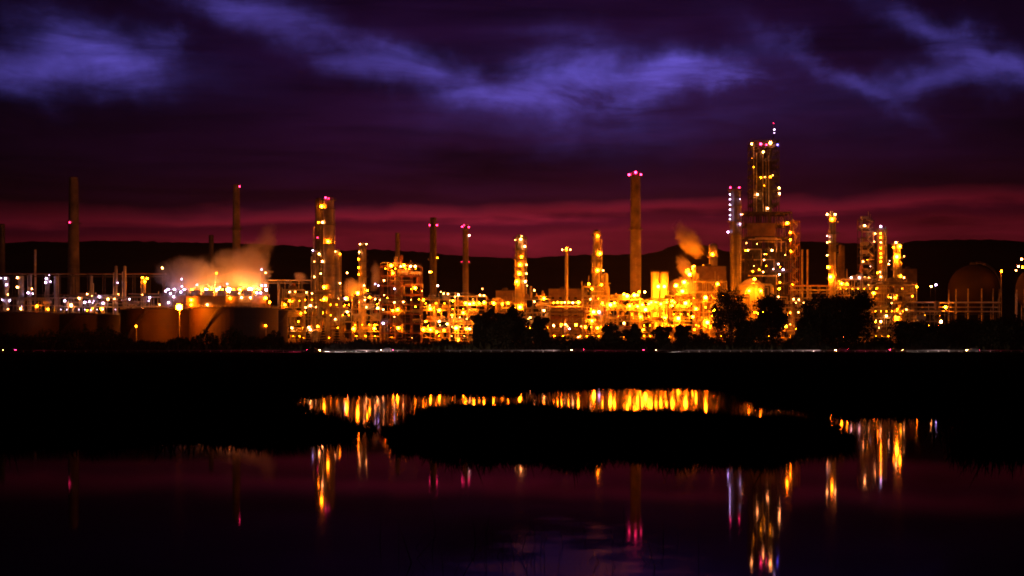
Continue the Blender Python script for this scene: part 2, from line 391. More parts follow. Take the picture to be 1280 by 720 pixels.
def pipe_rack(x0,x1,y,D,label,rows=2,npipes=6,cols=None,m='steel',lights=None,beam=None):
    s=D/F; gz=ground_z(D); base=Vector((((x0+x1)/2-CX)*s,D,gz)); t=thing('pipe_rack',label,'pipe rack',base)
    w=(x1-x0)*s; H=CH+(HY-y)*s-gz; n=cols or int(w/7)+1
    fb=MB()
    for i in range(n):
        x=-w/2+w*i/(n-1)
        for yy in (-2.5,2.5): fb.box((x-.22,yy-.22,0),(x+.22,yy+.22,H))
        for k in range(rows): fb.box((x-.15,-3.2,H-.3-k*2.4),(x+.15,3.2,H-k*2.4))
    for yy in (-2.5,2.5): fb.box((-w/2,yy-.1,H-.28-rows*2.4+1.2),(w/2,yy+.1,H-rows*2.4+1.2))
    fb.build('steel_frame',M[m],t)
    for k in range(rows):
        for j in range(npipes):
            r=rnd.choice([.15,.2,.28,.38]); yy=-2.8+5.6*j/(npipes-1); z=H-k*2.4+r+.01
            MB().bar((-w/2-1,yy,z),(w/2+1,yy,z),r,8).build('pipe',M[rnd.choice(['pipe','pipe','rust','steel'])],t)
    for l in (lights if lights is not None else claim(x0,y-7,x1,430)):
        p=W(l[0],l[1],D-3.6)-base; lo=lamp(t,p,l[2],l[3]); e=.5+RAD[l[3]]
        bracket(lo,((p.x,p.y+e,H-2.4 if p.z>H else 0),(p.x,p.y+e,p.z+.5)))
    return t

def tank(x0,x1,y,D,label,m='tank',roof=1.2,name='storage_tank',gzo=0):
    s=D/F; gz=ground_z(D); r=(x1-x0)*s/2; base=Vector((((x0+x1)/2-CX)*s,D+r,gz)); t=thing(name,label,'storage tank',base)
    H=CH+(HY-y)*s-gz; prof=[(r,0)]; k=1
    while k*2.4<H-.5: prof+=[(r,k*2.4-.06),(r+.05,k*2.4-.04),(r+.05,k*2.4+.04),(r,k*2.4+.06)]; k+=1
    prof+=[(r,H-.5),(r+.35,H-.45),(r+.35,H-.2),(r,H-.15),(r,H)]; b=MB(); b.lathe(prof,64); b.build('shell',M[m],t)
    MB().lathe([(r+.1,H),(r*.5,H+roof*.7),(.3,H+roof)],64).build('roof',M[m],t)
    hb=MB()
    for h in (.6,1.1):
        for k in range(64):
            a=2*PI*k/64; c=2*PI*(k+1)/64; hb.bar((r*math.cos(a),r*math.sin(a),H+h),(r*math.cos(c),r*math.sin(c),H+h),.05,3,cap=False)
    for k in range(64): a=2*PI*k/64; hb.bar((r*math.cos(a),r*math.sin(a),H),(r*math.cos(a),r*math.sin(a),H+1.1),.05,3,cap=False)
    hb.build('handrail',M['steel'],t)
    sb=MB(); a0=-PI*.75
    for k in range(40):
        a=a0+k*.02*14/max(r,5)*1.2; z=H*k/40; R=r+.6
        sb.box((R*math.cos(a)-.5,R*math.sin(a)-.4,z),(R*math.cos(a)+.5,R*math.sin(a)+.4,z+.1)); 
        sb.bar(((R+.4)*math.cos(a),(R+.4)*math.sin(a),z),((R+.4)*math.cos(a),(R+.4)*math.sin(a),z+1.1),.05,3)
    sb.build('staircase',M['dark'],t)
    return t,base,r,H

def lamp_post(px,py,D,label,kind='y',size=4,group=None,double=False):
    p=W(px,py,D); gz=ground_z(D); t=thing('lamp_post',label,'lamp post',(p.x,D,gz),group); h=p.z-gz
    b=MB(); b.bar((0,.8,0),(0,.8,h+.9),.16,8,.09); b.lathe([(.35,0),(.35,.5),(.2,.6)],8,(0,.8,0)); b.build('pole',M['steel'],t)
    MB().path([(0,.8,h+.85),(0,.3,h+1.1),(0,0,h+.8)],.07,6).build('arm',M['steel'],t)
    lamp(t,(0,0,h),kind,size); return t

# ------------------------------------------------------------------ world
def build_world():
    w=bpy.data.worlds.new('World'); S.world=w; w.use_nodes=True; nt=w.node_tree; nt.nodes.clear(); N=nt.nodes; Lk=nt.links
    def val(x): 
        return x
    def mth(op,a,b=None,c=None,clamp=False):
        n=N.new('ShaderNodeMath'); n.operation=op; n.use_clamp=clamp
        for i,q in enumerate((a,b,c)):
            if q is None: continue
            if isinstance(q,(int,float)): n.inputs[i].default_value=q
            else: Lk.new(q,n.inputs[i])
        return n.outputs[0]
    tc=N.new('ShaderNodeTexCoord'); sp=N.new('ShaderNodeSeparateXYZ'); Lk.new(tc.outputs['Generated'],sp.inputs[0])
    x,y,z=sp.outputs
    U=mth('MULTIPLY',mth('ARCTAN2',x,y),17.7778); V=mth('MULTIPLY',mth('ARCSINE',z),17.7778)
    def uv(px,py): 
        a=math.atan((px-CX)/F); e=math.atan((HY-py)/math.hypot(F,px-CX)); return a*17.7778,e*17.7778
    cb=N.new('ShaderNodeCombineXYZ'); Lk.new(U,cb.inputs[0]); Lk.new(V,cb.inputs[1])
    def noise(vec,sc,det,rough=.55,scale=(1,1,1),rot=0,dist=0):
        mp=N.new('ShaderNodeMapping'); mp.inputs['Scale'].default_value=scale; mp.inputs['Rotation'].default_value=(0,0,rot); mp.vector_type='TEXTURE' if False else 'POINT'
        Lk.new(vec,mp.inputs[0]); n=N.new('ShaderNodeTexNoise'); n.inputs['Scale'].default_value=sc; n.inputs['Detail'].default_value=det; n.inputs['Roughness'].default_value=rough; n.inputs['Distortion'].default_value=dist
        Lk.new(mp.outputs[0],n.inputs['Vector']); return n
    wn=noise(cb.outputs[0],.9,6,.6); ws=N.new('ShaderNodeSeparateXYZ'); Lk.new(wn.outputs['Color'],ws.inputs[0])
    Uw=mth('ADD',U,mth('MULTIPLY',mth('SUBTRACT',ws.outputs[0],.5),1.3)); Vw=mth('ADD',V,mth('MULTIPLY',mth('SUBTRACT',ws.outputs[1],.5),.8))
    def blob(px,py,lx,ly,deg,amp):
        cu,cv=uv(px,py); a=math.radians(deg); c,s_=math.cos(a),math.sin(a)
        du=mth('SUBTRACT',Uw,cu); dv=mth('SUBTRACT',Vw,cv)
        p=mth('ADD',mth('MULTIPLY',du,c/lx),mth('MULTIPLY',dv,s_/lx)); q=mth('ADD',mth('MULTIPLY',du,-s_/ly),mth('MULTIPLY',dv,c/ly))
        r=mth('ADD',mth('MULTIPLY',p,p),mth('MULTIPLY',q,q)); return mth('MULTIPLY',mth('EXPONENT',mth('MULTIPLY',r,-1)),amp)
    fib=noise(cb.outputs[0],1.,9,.62,(.55,2.3,1),math.radians(17),.5).outputs['Fac']
    fib2=noise(cb.outputs[0],.55,5,.55,(1,1.8,1),0,.3).outputs['Fac']
    f=mth('ADD',mth('MULTIPLY',mth('SUBTRACT',fib,.33,clamp=True),2.9),.16)
    blobs=[(20,85,.95,.22,0,.62),(100,50,.65,.30,-6,1.0),(165,72,.40,.26,-28,.7),(215,52,.2,.14,-40,.4),
           (270,4,.6,.18,-24,.45),(370,38,.8,.20,-22,.45),(470,66,.8,.20,-22,.5),(560,92,.8,.20,-16,.6),(655,112,.7,.24,3,.95),(735,95,.6,.30,0,1.15),(800,112,.55,.20,12,.8),(850,88,.6,.20,3,1.35),(912,97,.42,.11,2,1.2),
           (720,55,.9,.22,0,.14),(1040,85,.8,.11,-32,.5),(960,50,.6,.2,-28,.18),(1185,52,.9,.15,-29,.6),(1170,102,.7,.15,0,.5),(1240,85,.5,.13,-20,.35),(240,95,1.,.3,0,.06),(720,150,1.5,.34,0,.2),(1000,130,1.6,.5,0,.06)]
    tot=None
    for b in blobs:
        v=blob(*b); tot=v if tot is None else mth('ADD',tot,v)
    tot=mth('MULTIPLY',tot,f)
    # base cloud deck by elevation
    Vr=mth('ADD',V,mth('MULTIPLY',mth('SUBTRACT',fib2,.5),.42))
    st=noise(cb.outputs[0],1.,6,.6,(.22,2.4,1),.03,.4).outputs['Fac']
    Vr=mth('ADD',Vr,mth('MULTIPLY',mth('SUBTRACT',st,.5),.42))
    Vr=mth('ADD',Vr,mth('MULTIPLY',U,-.018))
    ramp=N.new('ShaderNodeValToRGB'); Lk.new(mth('DIVIDE',Vr,5.),ramp.inputs[0]); cr=ramp.color_ramp
    stops=[(0.,(.002,.0004,.0006)),(.2,(.09,.004,.010)),(.262,(.155,.007,.016)),(.285,(.19,.0085,.021)),(.302,(.11,.005,.016)),(.316,(.095,.0045,.016)),(.338,(.22,.010,.026)),(.352,(.14,.008,.022)),
           (.37,(.032,.0028,.011)),(.46,(.020,.0026,.016)),(.58,(.018,.003,.022)),(.72,(.015,.0032,.028)),(.95,(.009,.002,.018))]
    while len(cr.elements)>1: cr.elements.remove(cr.elements[-1])
    cr.elements[0].position=stops[0][0]; cr.elements[0].color=(*stops[0][1],1)
    for p_,c_ in stops[1:]: e=cr.elements.new(p_); e.color=(*c_,1)
    # deck dimming: vignette put into the sky far left / right, plus patchy density
    edge=mth('ADD',mth('POWER',mth('ABSOLUTE',mth('DIVIDE',mth('SUBTRACT',U,.6),6.4)),3.),0.)
    dim=mth('DIVIDE',1.,mth('ADD',1.,mth('MULTIPLY',edge,2.6)))
    dim=mth('MULTIPLY',dim,mth('ADD',mth('MULTIPLY',fib2,.8),mth('SUBTRACT',mth('MULTIPLY',st,2.2),.62)))
    sc=N.new('ShaderNodeVectorMath'); sc.operation='SCALE'; Lk.new(ramp.outputs[0],sc.inputs[0]); Lk.new(dim,sc.inputs['Scale'])
    bl=N.new('ShaderNodeVectorMath'); bl.operation='SCALE'; bl.inputs[0].default_value=(.080,.060,.38); Lk.new(tot,bl.inputs['Scale'])
    ad=N.new('ShaderNodeVectorMath'); ad.operation='ADD'; Lk.new(sc.outputs[0],ad.inputs[0]); Lk.new(bl.outputs[0],ad.inputs[1])
    bg=N.new('ShaderNodeBackground'); Lk.new(ad.outputs[0],bg.inputs[0]); bg.inputs[1].default_value=1.
    sky=N.new('ShaderNodeTexSky'); sky.sky_type='NISHITA'; sky.sun_disc=False; sky.sun_elevation=math.radians(-4); sky.sun_rotation=math.radians(10)
    bg2=N.new('ShaderNodeBackground'); Lk.new(sky.outputs[0],bg2.inputs[0]); bg2.inputs[1].default_value=.002
    a2=N.new('ShaderNodeAddShader'); Lk.new(bg.outputs[0],a2.inputs[0]); Lk.new(bg2.outputs[0],a2.inputs[1])
    o=N.new('ShaderNodeOutputWorld'); Lk.new(a2.outputs[0],o.inputs[0])
build_world()

# ------------------------------------------------------------------ terrain, pond
def px_shore(pts):      # shoreline drawn on the water plane -> ground coordinates
    return [((x-CX)/(y-HY)*CH, F*CH/(y-HY)) for x,y in pts]
far=px_shore([(-900,562),(0,563),(60,561),(120,563),(185,560),(250,557),(330,558),(400,556),(435,556),(449,552),(453,545),(446,537),(434,530),(422,526),(400,523),(385,521),(372,508),(380,497),(430,491),(520,490),(590,491),(602,495),(640,495),(652,489),(700,485.5),(780,484),(895,484),(915,492),(950,509),(1020,517),(1060,522),(1120,523),(1185,525),(1197,535),(1190,552),(1200,566),(1240,578),(1400,585),(2300,590)])
isl=px_shore([(492,538),(496,553),(512,567),(540,573),(600,572),(680,571),(700,579),(722,577),(740,568),(800,571),(900,574),(980,571),(1040,562),(1061,549),(1052,537),(1000,529),(930,525),(860,521),(800,520),(745,522),(700,513),(660,507),(600,505),(550,509),(520,519),(500,528)])
poly_far=far+[(900,9000),(-900,9000)]
poly_far=[(-60,far[0][1])]+far[1:-1]+[(60,far[-1][1]),(6000,far[-1][1]),(6000,9500),(-6000,9500),(-6000,far[0][1])]
def sdf(P,poly):
    P=np.asarray(P,float); n=len(poly); d=np.full(len(P),1e9); ins=np.zeros(len(P),bool)
    for i in range(n):
        a=np.array(poly[i]); b=np.array(poly[(i+1)%n]); e=b-a; w=P-a
        t=np.clip((w@e)/max(e@e,1e-9),0,1); q=w-t[:,None]*e; d=np.minimum(d,(q**2).sum(1))
        c=((a[1]<=P[:,1])!=(b[1]<=P[:,1])); 
        with np.errstate(divide='ignore',invalid='ignore'): xi=a[0]+(P[:,1]-a[1])/(b[1]-a[1]+1e-12)*(b[0]-a[0])
        ins^=(c&(P[:,0]<xi))
    d=np.sqrt(d); return np.where(ins,d,-d)
def wob(P):
    x,y=P[:,0],P[:,1]
    return .16*np.sin(x*2.3+y*.7)+.12*np.sin(x*5.1-y*1.9+1)+.2*np.sin(x*.8+y*1.3+2)+.08*np.sin(x*11+y*5)
def landsd(P):
    k=np.clip(P[:,1]/25.,.5,3.)
    return np.maximum(sdf(P,poly_far),sdf(P,isl))+wob(P)*k*.9
Ds=[4*1.022**i for i in range(360)]; Ds=[d for d in Ds if d<9000]; 
extra=[]; Ds=sorted(set([d for d in Ds if d<95]+list(np.linspace(95,720,110))+[780,900,1100,1500,2200,3500,5500,8500]))
Ta=np.concatenate([np.linspace(-3.2,-.44,16),np.linspace(-.42,.42,300),np.linspace(.44,3.2,16)])
P=np.array([(t*d,d) for d in Ds for t in Ta]); sd=landsd(P)
gzv=np.array([ground_z(d) for d in P[:,1]]); 
zz=np.clip(sd*.12,-.8,0)+np.where(sd>0,np.minimum(sd*.09,1)*np.where(P[:,1]<90,.14,gzv),0)
zz=np.where(P[:,1]>=90,gzv*np.minimum(1,np.maximum(.0,sd*.05)),zz)
zz=np.where(P[:,1]>300,gzv,zz)
zz=zz+np.where((P[:,1]>100)&(P[:,1]<515),.1*np.sin(P[:,0]*.05+P[:,1]*.07)*np.sin(P[:,1]*.031),0)
nr,nc=len(Ds),len(Ta)
me=bpy.data.meshes.new('ground'); 
idx=np.arange(nr*nc).reshape(nr,nc); fs=np.stack([idx[:-1,:-1],idx[:-1,1:],idx[1:,1:],idx[1:,:-1]],-1).reshape(-1,4)
me.from_pydata([tuple(v) for v in np.column_stack([P,zz])],[],fs.tolist())
me.materials.append(M['earth']); me.materials.append(M['gravel'])
me.polygons.foreach_set('material_index',[1 if Ds[i//(nc-1)]>600 else 0 for i in range((nr-1)*(nc-1))])
me.polygons.foreach_set('use_smooth',[True]*len(me.polygons))
g=bpy.data.objects.new('ground',me); COL.objects.link(g); tag(g,kind='structure')
# water
wm=bpy.data.materials.new('still_pond_water'); wm.use_nodes=True; nt=wm.node_tree; nt.nodes.clear()
gl=nt.nodes.new('ShaderNodeBsdfGlossy'); gl.inputs['Roughness'].default_value=.036; gl.inputs['Color'].default_value=(.34,.30,.44,1)
df=nt.nodes.new('ShaderNodeBsdfDiffuse'); df.inputs[0].default_value=(.008,.007,.007,1)
fr=nt.nodes.new('ShaderNodeFresnel'); fr.inputs[0].default_value=1.33; mx=nt.nodes.new('ShaderNodeMixShader')
tc=nt.nodes.new('ShaderNodeTexCoord'); ns=nt.nodes.new('ShaderNodeTexNoise'); ns.inputs['Scale'].default_value=1.1; ns.inputs['Detail'].default_value=3
mp=nt.nodes.new('ShaderNodeMapping'); mp.inputs['Scale'].default_value=(1,.35,1)
bp=nt.nodes.new('ShaderNodeBump'); bp.inputs['Strength'].default_value=.10; bp.inputs['Distance'].default_value=.003
nt.links.new(tc.outputs['Object'],mp.inputs[0]); nt.links.new(mp.outputs[0],ns.inputs['Vector']); nt.links.new(ns.outputs['Fac'],bp.inputs['Height'])
nt.links.new(bp.outputs[0],gl.inputs['Normal'])
def wn_(op,a,b=None,c=None,clamp=False):
    n=nt.nodes.new('ShaderNodeMath'); n.operation=op; n.use_clamp=clamp
    for i,q in enumerate((a,b,c)):
        if q is None: continue
        if isinstance(q,(int,float)): n.inputs[i].default_value=q
        else: nt.links.new(q,n.inputs[i])
    return n.outputs[0]
sx=nt.nodes.new('ShaderNodeSeparateXYZ'); nt.links.new(tc.outputs['Object'],sx.inputs[0])
pn=nt.nodes.new('ShaderNodeTexNoise'); pn.inputs['Scale'].default_value=1.4; pn.inputs['Detail'].default_value=5; pn.inputs['Roughness'].default_value=.65; nt.links.new(tc.outputs['Object'],pn.inputs['Vector'])
ex=wn_('POWER',wn_('ABSOLUTE',wn_('DIVIDE',wn_('SUBTRACT',sx.outputs[0],.55),1.25)),2.)      # gusts ruffle the water close to the near bank
ey=wn_('MAXIMUM',wn_('DIVIDE',wn_('SUBTRACT',sx.outputs[1],9.5),5.),0.)
mk=wn_('ADD',wn_('SUBTRACT',wn_('SUBTRACT',1.,ex),ey),wn_('MULTIPLY',wn_('SUBTRACT',pn.outputs['Fac'],.5),2.6),clamp=True)
nt.links.new(wn_('MULTIPLY_ADD',mk,.17,.036),gl.inputs['Roughness'])
om=nt.nodes.new('ShaderNodeOutputMaterial'); nt.links.new(fr.outputs[0],mx.inputs[0]); nt.links.new(df.outputs[0],mx.inputs[1]); nt.links.new(gl.outputs[0],mx.inputs[2]); nt.links.new(mx.outputs[0],om.inputs[0])
wb=MB(); wb.add([(-400,-60,0),(400,-60,0),(400,110,0),(-400,110,0)],[(0,1,2,3)]); tag(wb.build('water',wm),kind='structure')
bb=MB(); bb.add([(-400,-60,-1),(400,-60,-1),(400,110,-1),(-400,110,-1)],[(0,1,2,3)]); tag(bb.build('pond_bed',M['earth']),kind='structure')
# hills
ridge=[(-1800,320),(-700,296),(-200,301),(0,304),(60,302),(130,302),(200,303),(300,304),(380,308),(430,313),(470,312),(520,315),(560,318),(600,321),(650,323),(700,320),(750,318),(800,319),(825,314),(845,306),(862,303),(885,308),(915,316),(950,312),(1000,303),(1060,304),(1110,304),(1150,301),(1200,299),(1240,300),(1290,304),(1400,314),(1700,300),(3000,330)]
rx=[a for a,b in ridge]; ry=[b for a,b in ridge]
vs=[];rows=[(1500,0),(1900,.18),(2300,.42),(2700,.74),(2900,.9),(3100,1.0),(3400,.92),(4200,.4),(5000,0)]
pxs=np.arange(-1800,3000,6.)
rr=np.random.RandomState(3); jag=rr.uniform(-1,1,len(pxs))*1.6+np.convolve(rr.uniform(-1,1,len(pxs)),np.ones(9)/9,'same')*4
for j,(D,h) in enumerate(rows):
    for i,px in enumerate(pxs):
        H=CH+(HY-np.interp(px,rx,ry))*3100/F; z=6+(H-6)*h*(1 if h==1 else 1+.12*math.sin(px*.011+j*1.7)*(1-h)*2)
        if h>.85: z+=jag[i]*(1 if h==1 else .3)
        vs.append(((px-CX)*3100/F*(.75+.25*D/3100),D,z if h>0 else 0))
n=len(pxs); fs=[(j*n+i,j*n+i+1,(j+1)*n+i+1,(j+1)*n+i) for j in range(len(rows)-1) for i in range(n-1)]
hb=MB(); hb.add(vs,fs); tag(hb.build('hills',M['hill'],smooth=True),kind='structure')
# road, verge, added rail
rb=MB(); rb.box((-900,529,1.0),(900,545,1.125)); tag(rb.build('road',M['asph']),kind='structure')
rb=MB(); rb.box((-900,536.9,1.12),(900,537.05,1.129))
for k in range(-60,60): 
    rb.box((k*12,533,1.12),(k*12+4,533.15,1.129)); rb.box((k*12,541,1.12),(k*12+4,541.15,1.129))
tag(rb.build('road_markings',M['paint']),kind='structure')
t=thing('guardrail','long added guardrail catching the car lamps along the road above the marsh','guardrail',(0,547,1.0))  # rail added to catch the car lamps as light streaks
gb=MB()
for a,b in ((.55,.62),(.62,.70),(.70,.78),(.78,.85)):
    i=[.55,.62,.70,.78,.85].index(a); y0_,y1_=((0,-.06),(-.06,0),(0,-.06),(-.06,0))[i]
    gb.add([(-700,y0_,a),(700,y0_,a),(700,y1_,b),(-700,y1_,b)],[(0,1,2,3)])
gb.build('rail',M['dark'],t)
pb=MB()
for k in range(-175,176): pb.box((k*4-.07,.02,0),(k*4+.07,.16,.8))
tag(pb.build('post',M['steel'],t),kind='stuff')

# ------------------------------------------------------------------ cars
def make_car(px,D,heading,label,pw=1.,head='p',z=1.125):
    p=W(px,HY,D); t=thing('car',label,'car',(p.x,D,z),'cars driving along the marsh road')
    prof=[(-2.2,.35),(-2.25,.75),(-2.1,.95),(-1.55,1.0),(-.95,1.42),(.45,1.45),(1.15,1.0),(2.0,.88),(2.25,.65),(2.22,.35)]
    b=MB(); h=len(prof); vs=[(x*heading,-.85,zz_) for x,zz_ in prof]+[(x*heading,.85,zz_) for x,zz_ in prof]
    b.add(vs,[tuple(range(h)),tuple(range(2*h-1,h-1,-1))]+[(i,h+i,h+(i+1)%h,(i+1)%h) for i in range(h)]); b.build('body',M['car'],t)
    for s_ in (-.86,.86):
        g=MB()
        vs=[(-1.35*heading,s_,1.03),(1.0*heading,s_,1.03),(.42*heading,s_,1.38),(-.9*heading,s_,1.36)]; g.add(vs,[(0,1,2,3)]); g.build('window',M['glass'],t)
    for x in (-1.4,1.4):
        for s_ in (-.8,.8):
            wl=MB(); wl.bar((x,s_-.1,.33),(x,s_+.1,.33),.33,14); wl.bar((x,s_-.11,.33),(x,s_+.11,.33),.18,8,mi=1); wl.build('wheel',[M['tyre'],M['steel']],t)
    for s_ in (-.6,.6):
        hl=MB(); hl.ball((2.25*heading,s_,.68),.11); hl.build('headlight',E[head,6],t)
        tl=MB(); tl.ball((-2.22*heading,s_,.8),.09); tl.build('taillight',E['r',6],t)
    for ang,sx,en,c in ((heading,2.45,1,(1,.66,.62)),(-heading,-2.45,0,(1,.03,.12))):  # spots turned onto the added rail to draw the streaks
        ld=bpy.data.lights.new('beam','SPOT'); ld.color=c; ld.energy=(60000 if en else 9000)*pw; ld.spot_size=math.radians(75); ld.spot_blend=.8; ld.shadow_soft_size=.1
        lo=bpy.data.objects.new('headlight_beam' if en else 'taillight_beam',ld); COL.objects.link(lo); lo.parent=t; lo.location=(sx*heading,0,.7)
        lo.rotation_euler=Vector((-(1 if ang>0 else -1),-.35 if True else 0,.0)).to_track_quat('Z','Y').to_euler()
    return t
make_car(392,531,1,'car with white headlights on the road below the lit twin columns',3.2)
make_car(484,541,-1,'car with headlights on the road below the square lit steel tower',.5)
make_car(722,541,-1,'car showing red tail lights on the road right of the big dark tree clump',.7)
make_car(812,531,1,'car with pale headlights on the road below the twin yellow silos',.8)
make_car(1052,541,-1,'car with red tail lights below the widest dark tree on the right')
make_car(1120,531,1,'car with the brightest white headlights near the right end of the road')
make_car(1216,541,-1,'rightmost car, dim tail lights on the road below the sphere tank',.4)
make_car(12,541,-1,'leftmost car, faint tail lights on the road at the left edge',.25)

# ------------------------------------------------------------------ vegetation
def leaves(mb,cen,rad,n,size,flat=1.):
    for _ in range(n):
        while True:
            q=Vector((rnd.uniform(-1,1),rnd.uniform(-1,1),rnd.uniform(-1,1)))
            if q.length<=1: break
        q*=rnd.uniform(.75,1.05) if rnd.random()<.6 else 1
        c=Vector((cen[0]+q.x*rad[0],cen[1]+q.y*rad[1],cen[2]+q.z*rad[2]))
        a=Vector((rnd.gauss(0,1),rnd.gauss(0,1),rnd.gauss(0,1))).normalized(); b=a.orthogonal().normalized(); s_=size*rnd.uniform(.5,1.3)
        mb.add([c+a*s_,c+b*s_*.6,c-a*s_,c-b*s_*.6],[(0,1,2,3)])
def tree(px,ytop,hw,D,label,kind='broad',n=2600,m='leaf',group='dark trees in front of the refinery',yb=None,name=None):
    gz=ground_z(D)-.1; s=D/F; base=(((px-CX)*s),D,gz); H=CH+(HY-ytop)*s-gz; R=hw*s
    nm=name or {'broad':'broadleaf_tree','bush':'shrub','conifer':'conifer_tree'}[kind]
    t=thing(nm,label,{'broad':'tree','bush':'shrub','conifer':'tree'}[kind],base,group)
    tb=MB(); cr=MB()
    if kind=='broad':
        tr=max(.2,H*.025); top=(rnd.uniform(-.5,.5),0,H*.6); tb.bar((0,0,0),(top[0]*.5,0,H*.32),tr,8,tr*.75); tb.bar((top[0]*.5,0,H*.32),top,tr*.75,8,tr*.3)
        k=max(7,int(R*2.2)); cl=[]
        for i in range(k):
            a=2*PI*i/k+rnd.uniform(-.3,.3); rr=R*rnd.uniform(.35,.8); zc=H*rnd.uniform(.34,.82); f=math.sqrt(max(.1,1-((zc/H-.5)/.5)**2)); cl.append((rr*f*math.cos(a),rr*f*math.sin(a)*.8,zc))
        cl+= [(rnd.uniform(-.3,.3)*R,0,H*.84),(0,0,H*.6),(rnd.uniform(-.4,.4)*R,0,H*.76)]
        for c in cl:
            tb.bar((0,0,H*.28),c,tr*.35,5,tr*.08)
            q=R*rnd.uniform(.24,.46); leaves(cr,c,(q,q,min(q*.85,H-c[2])),int(n*1.7/len(cl)),.52)
        leaves(cr,(0,0,H*.36),(R*.8,R*.7,H*.34),int(n*.6),.6)
    elif kind=='bush':
        for i in range(5): tb.bar((rnd.uniform(-.3,.3),0,0),(rnd.uniform(-.6,.6)*R,rnd.uniform(-.3,.3)*R,H*.6),.08,4,.03)
        k=max(4,int(R*1.2))
        for i in range(k):
            x=R*(-.8+1.6*i/(k-1)); h=H*(1-.45*(x/R)**2)*rnd.uniform(.75,.98); q=h*.5
            leaves(cr,(x,rnd.uniform(-1,1),h*.5),(max(R/k*1.4,.8),1.8,q),int(n/k),.5)
    else:
        tb.bar((0,0,0),(0,0,H),.18,6,.03); k=max(5,int(H/1.1))
        for i in range(k):
            f=i/(k-1); zc=H*(.1+.88*f); rr=R*(1-f)*.95+.12
            for j in range(7):
                a=2*PI*j/7+i; tip=(rr*math.cos(a),rr*math.sin(a),zc-.25*rr); tb.bar((0,0,zc),tip,.04,3,.02)
                leaves(cr,(tip[0]*.6,tip[1]*.6,zc-.1),(rr*.45+.1,rr*.45+.1,.3),int(n/k/7)+1,.26)
    tb.build('trunk' if kind!='bush' else 'stems',M['bark'],t); cr.build('crown' if kind!='bush' else 'foliage',M[m],t)
    return t
tree(612,381,17,600,'left half of the big dark tree clump in the middle with a spiky top',n=2400)
tree(637,379,19,612,'right half of the big dark tree clump in the middle beside the bright column')
tree(676,391,13,605,'small rounded dark tree just right of the middle tree clump',n=1500)
tree(600,388,13,595,'left shoulder of the big dark tree clump in the middle',n=1400)
tree(626,396,20,590,'low front tree filling the foot of the big dark middle clump',n=1800)
tree(1048,368,30,596,'centre crown filling the wide dark tree pair on the right',n=3600)
tree(1010,392,20,592,'low left skirt tree of the wide dark pair on the right',n=1800)
tree(1172,404,26,592,'low dark tree beside the lone street lamp, left of it',n=1700)
tree(1240,399,30,590,'dark low tree between the two sphere tanks',n=1800)
tree(938,396,22,594,'low dark tree filling the gap between the two large trees',n=1700)
tree(655,398,17,595,'low dark tree filling the gap at the right foot of the middle clump',n=1400)
tree(762,403,14,600,'round dark tree left of two more round ones below the tall orange chimney',n=1300)
tree(792,403,13,603,'round dark tree directly below the tall orange chimney',n=1200)
tree(828,405,13,598,'round dark tree below the twin yellow silos',n=1200)
tree(853,404,11,604,'round dark tree right of the twin yellow silos',n=1000)
tree(914,354,30,600,'large open-crowned dark tree in front of the silvery column',n=2000)
tree(963,362,25,610,'large dark tree in front of the derrick tower base, glowing lights behind',n=2600)
tree(1026,362,30,600,'left crown of the wide dark tree pair on the right',n=3600)
tree(1068,361,32,606,'right crown of the wide dark tree pair on the right',n=3800)
tree(1140,399,29,600,'low broad dark tree below the yellow lit column on the right',n=2000)
tree(1213,398,38,596,'broad dark tree below the big sphere tank',n=2400)
tree(1268,392,34,600,'dark tree cut by the right edge of the photo',n=2200)
hd='dark shrubs along the foot of the refinery'
for a in [(20,413,28,'shrub mass at the left edge below the dark tank'),(62,405,27,'shrub beneath the leftmost tank, left part of the hedge'),(98,400,23,'highest shrub below the tall dim chimney on the left'),(131,403,24,'shrub right of the highest one in the left hedge'),(152,413,14,'right end shrub of the left hedge beside the glowing one'),
          (256,409,18,'squat dark shrub in front of the wide red-brown tank'),(293,403,17,'tall round dark shrub in front of the wide red-brown tank'),(342,410,13,'small dark shrub at the right edge of the wide red-brown tank'),
          (450,421,14,'low shrub left of the square lit steel tower'),(556,420,12,'low shrub right of the square lit steel tower'),(700,414,24,'shrub bank right of the middle tree clump'),(735,417,18,'shrub bank left of the first round tree'),(870,414,22,'shrub bank under the furnace building'),(780,418,20,'shrub bank under the tallest chimney'),(820,418,20,'shrub bank at the foot of the tree below the silos'),(1200,412,34,'tall shrub bank right of the lone street lamp'),(1262,410,30,'tall shrub bank at the right edge'),(910,412,26,'shrub bank at the foot of the large open-crowned tree'),(185,422,22,'shrub low before the red-brown tank'),(225,417,16,'shrub below the blazing orange lamp'),(315,416,16,'shrub between the tall round one and the orange-lit bush'),(8,412,20,'leftmost shrub before the dark tank'),(880,408,12,'shrub left of the large open-crowned tree'),(995,415,14,'shrub between the derrick tree and the wide pair'),(1100,415,16,'shrub right of the wide dark tree pair')]:
    tree(a[0],a[1],a[2],605,'dark '+a[3] if not a[3].startswith(('squat','tall','small','low','highest','right')) else a[3],'bush',1200,group=hd)
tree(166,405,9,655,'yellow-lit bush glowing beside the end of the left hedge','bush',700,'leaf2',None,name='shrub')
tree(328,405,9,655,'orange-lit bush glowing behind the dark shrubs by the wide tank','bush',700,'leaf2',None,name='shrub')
cg='small conifers along the refinery fence'
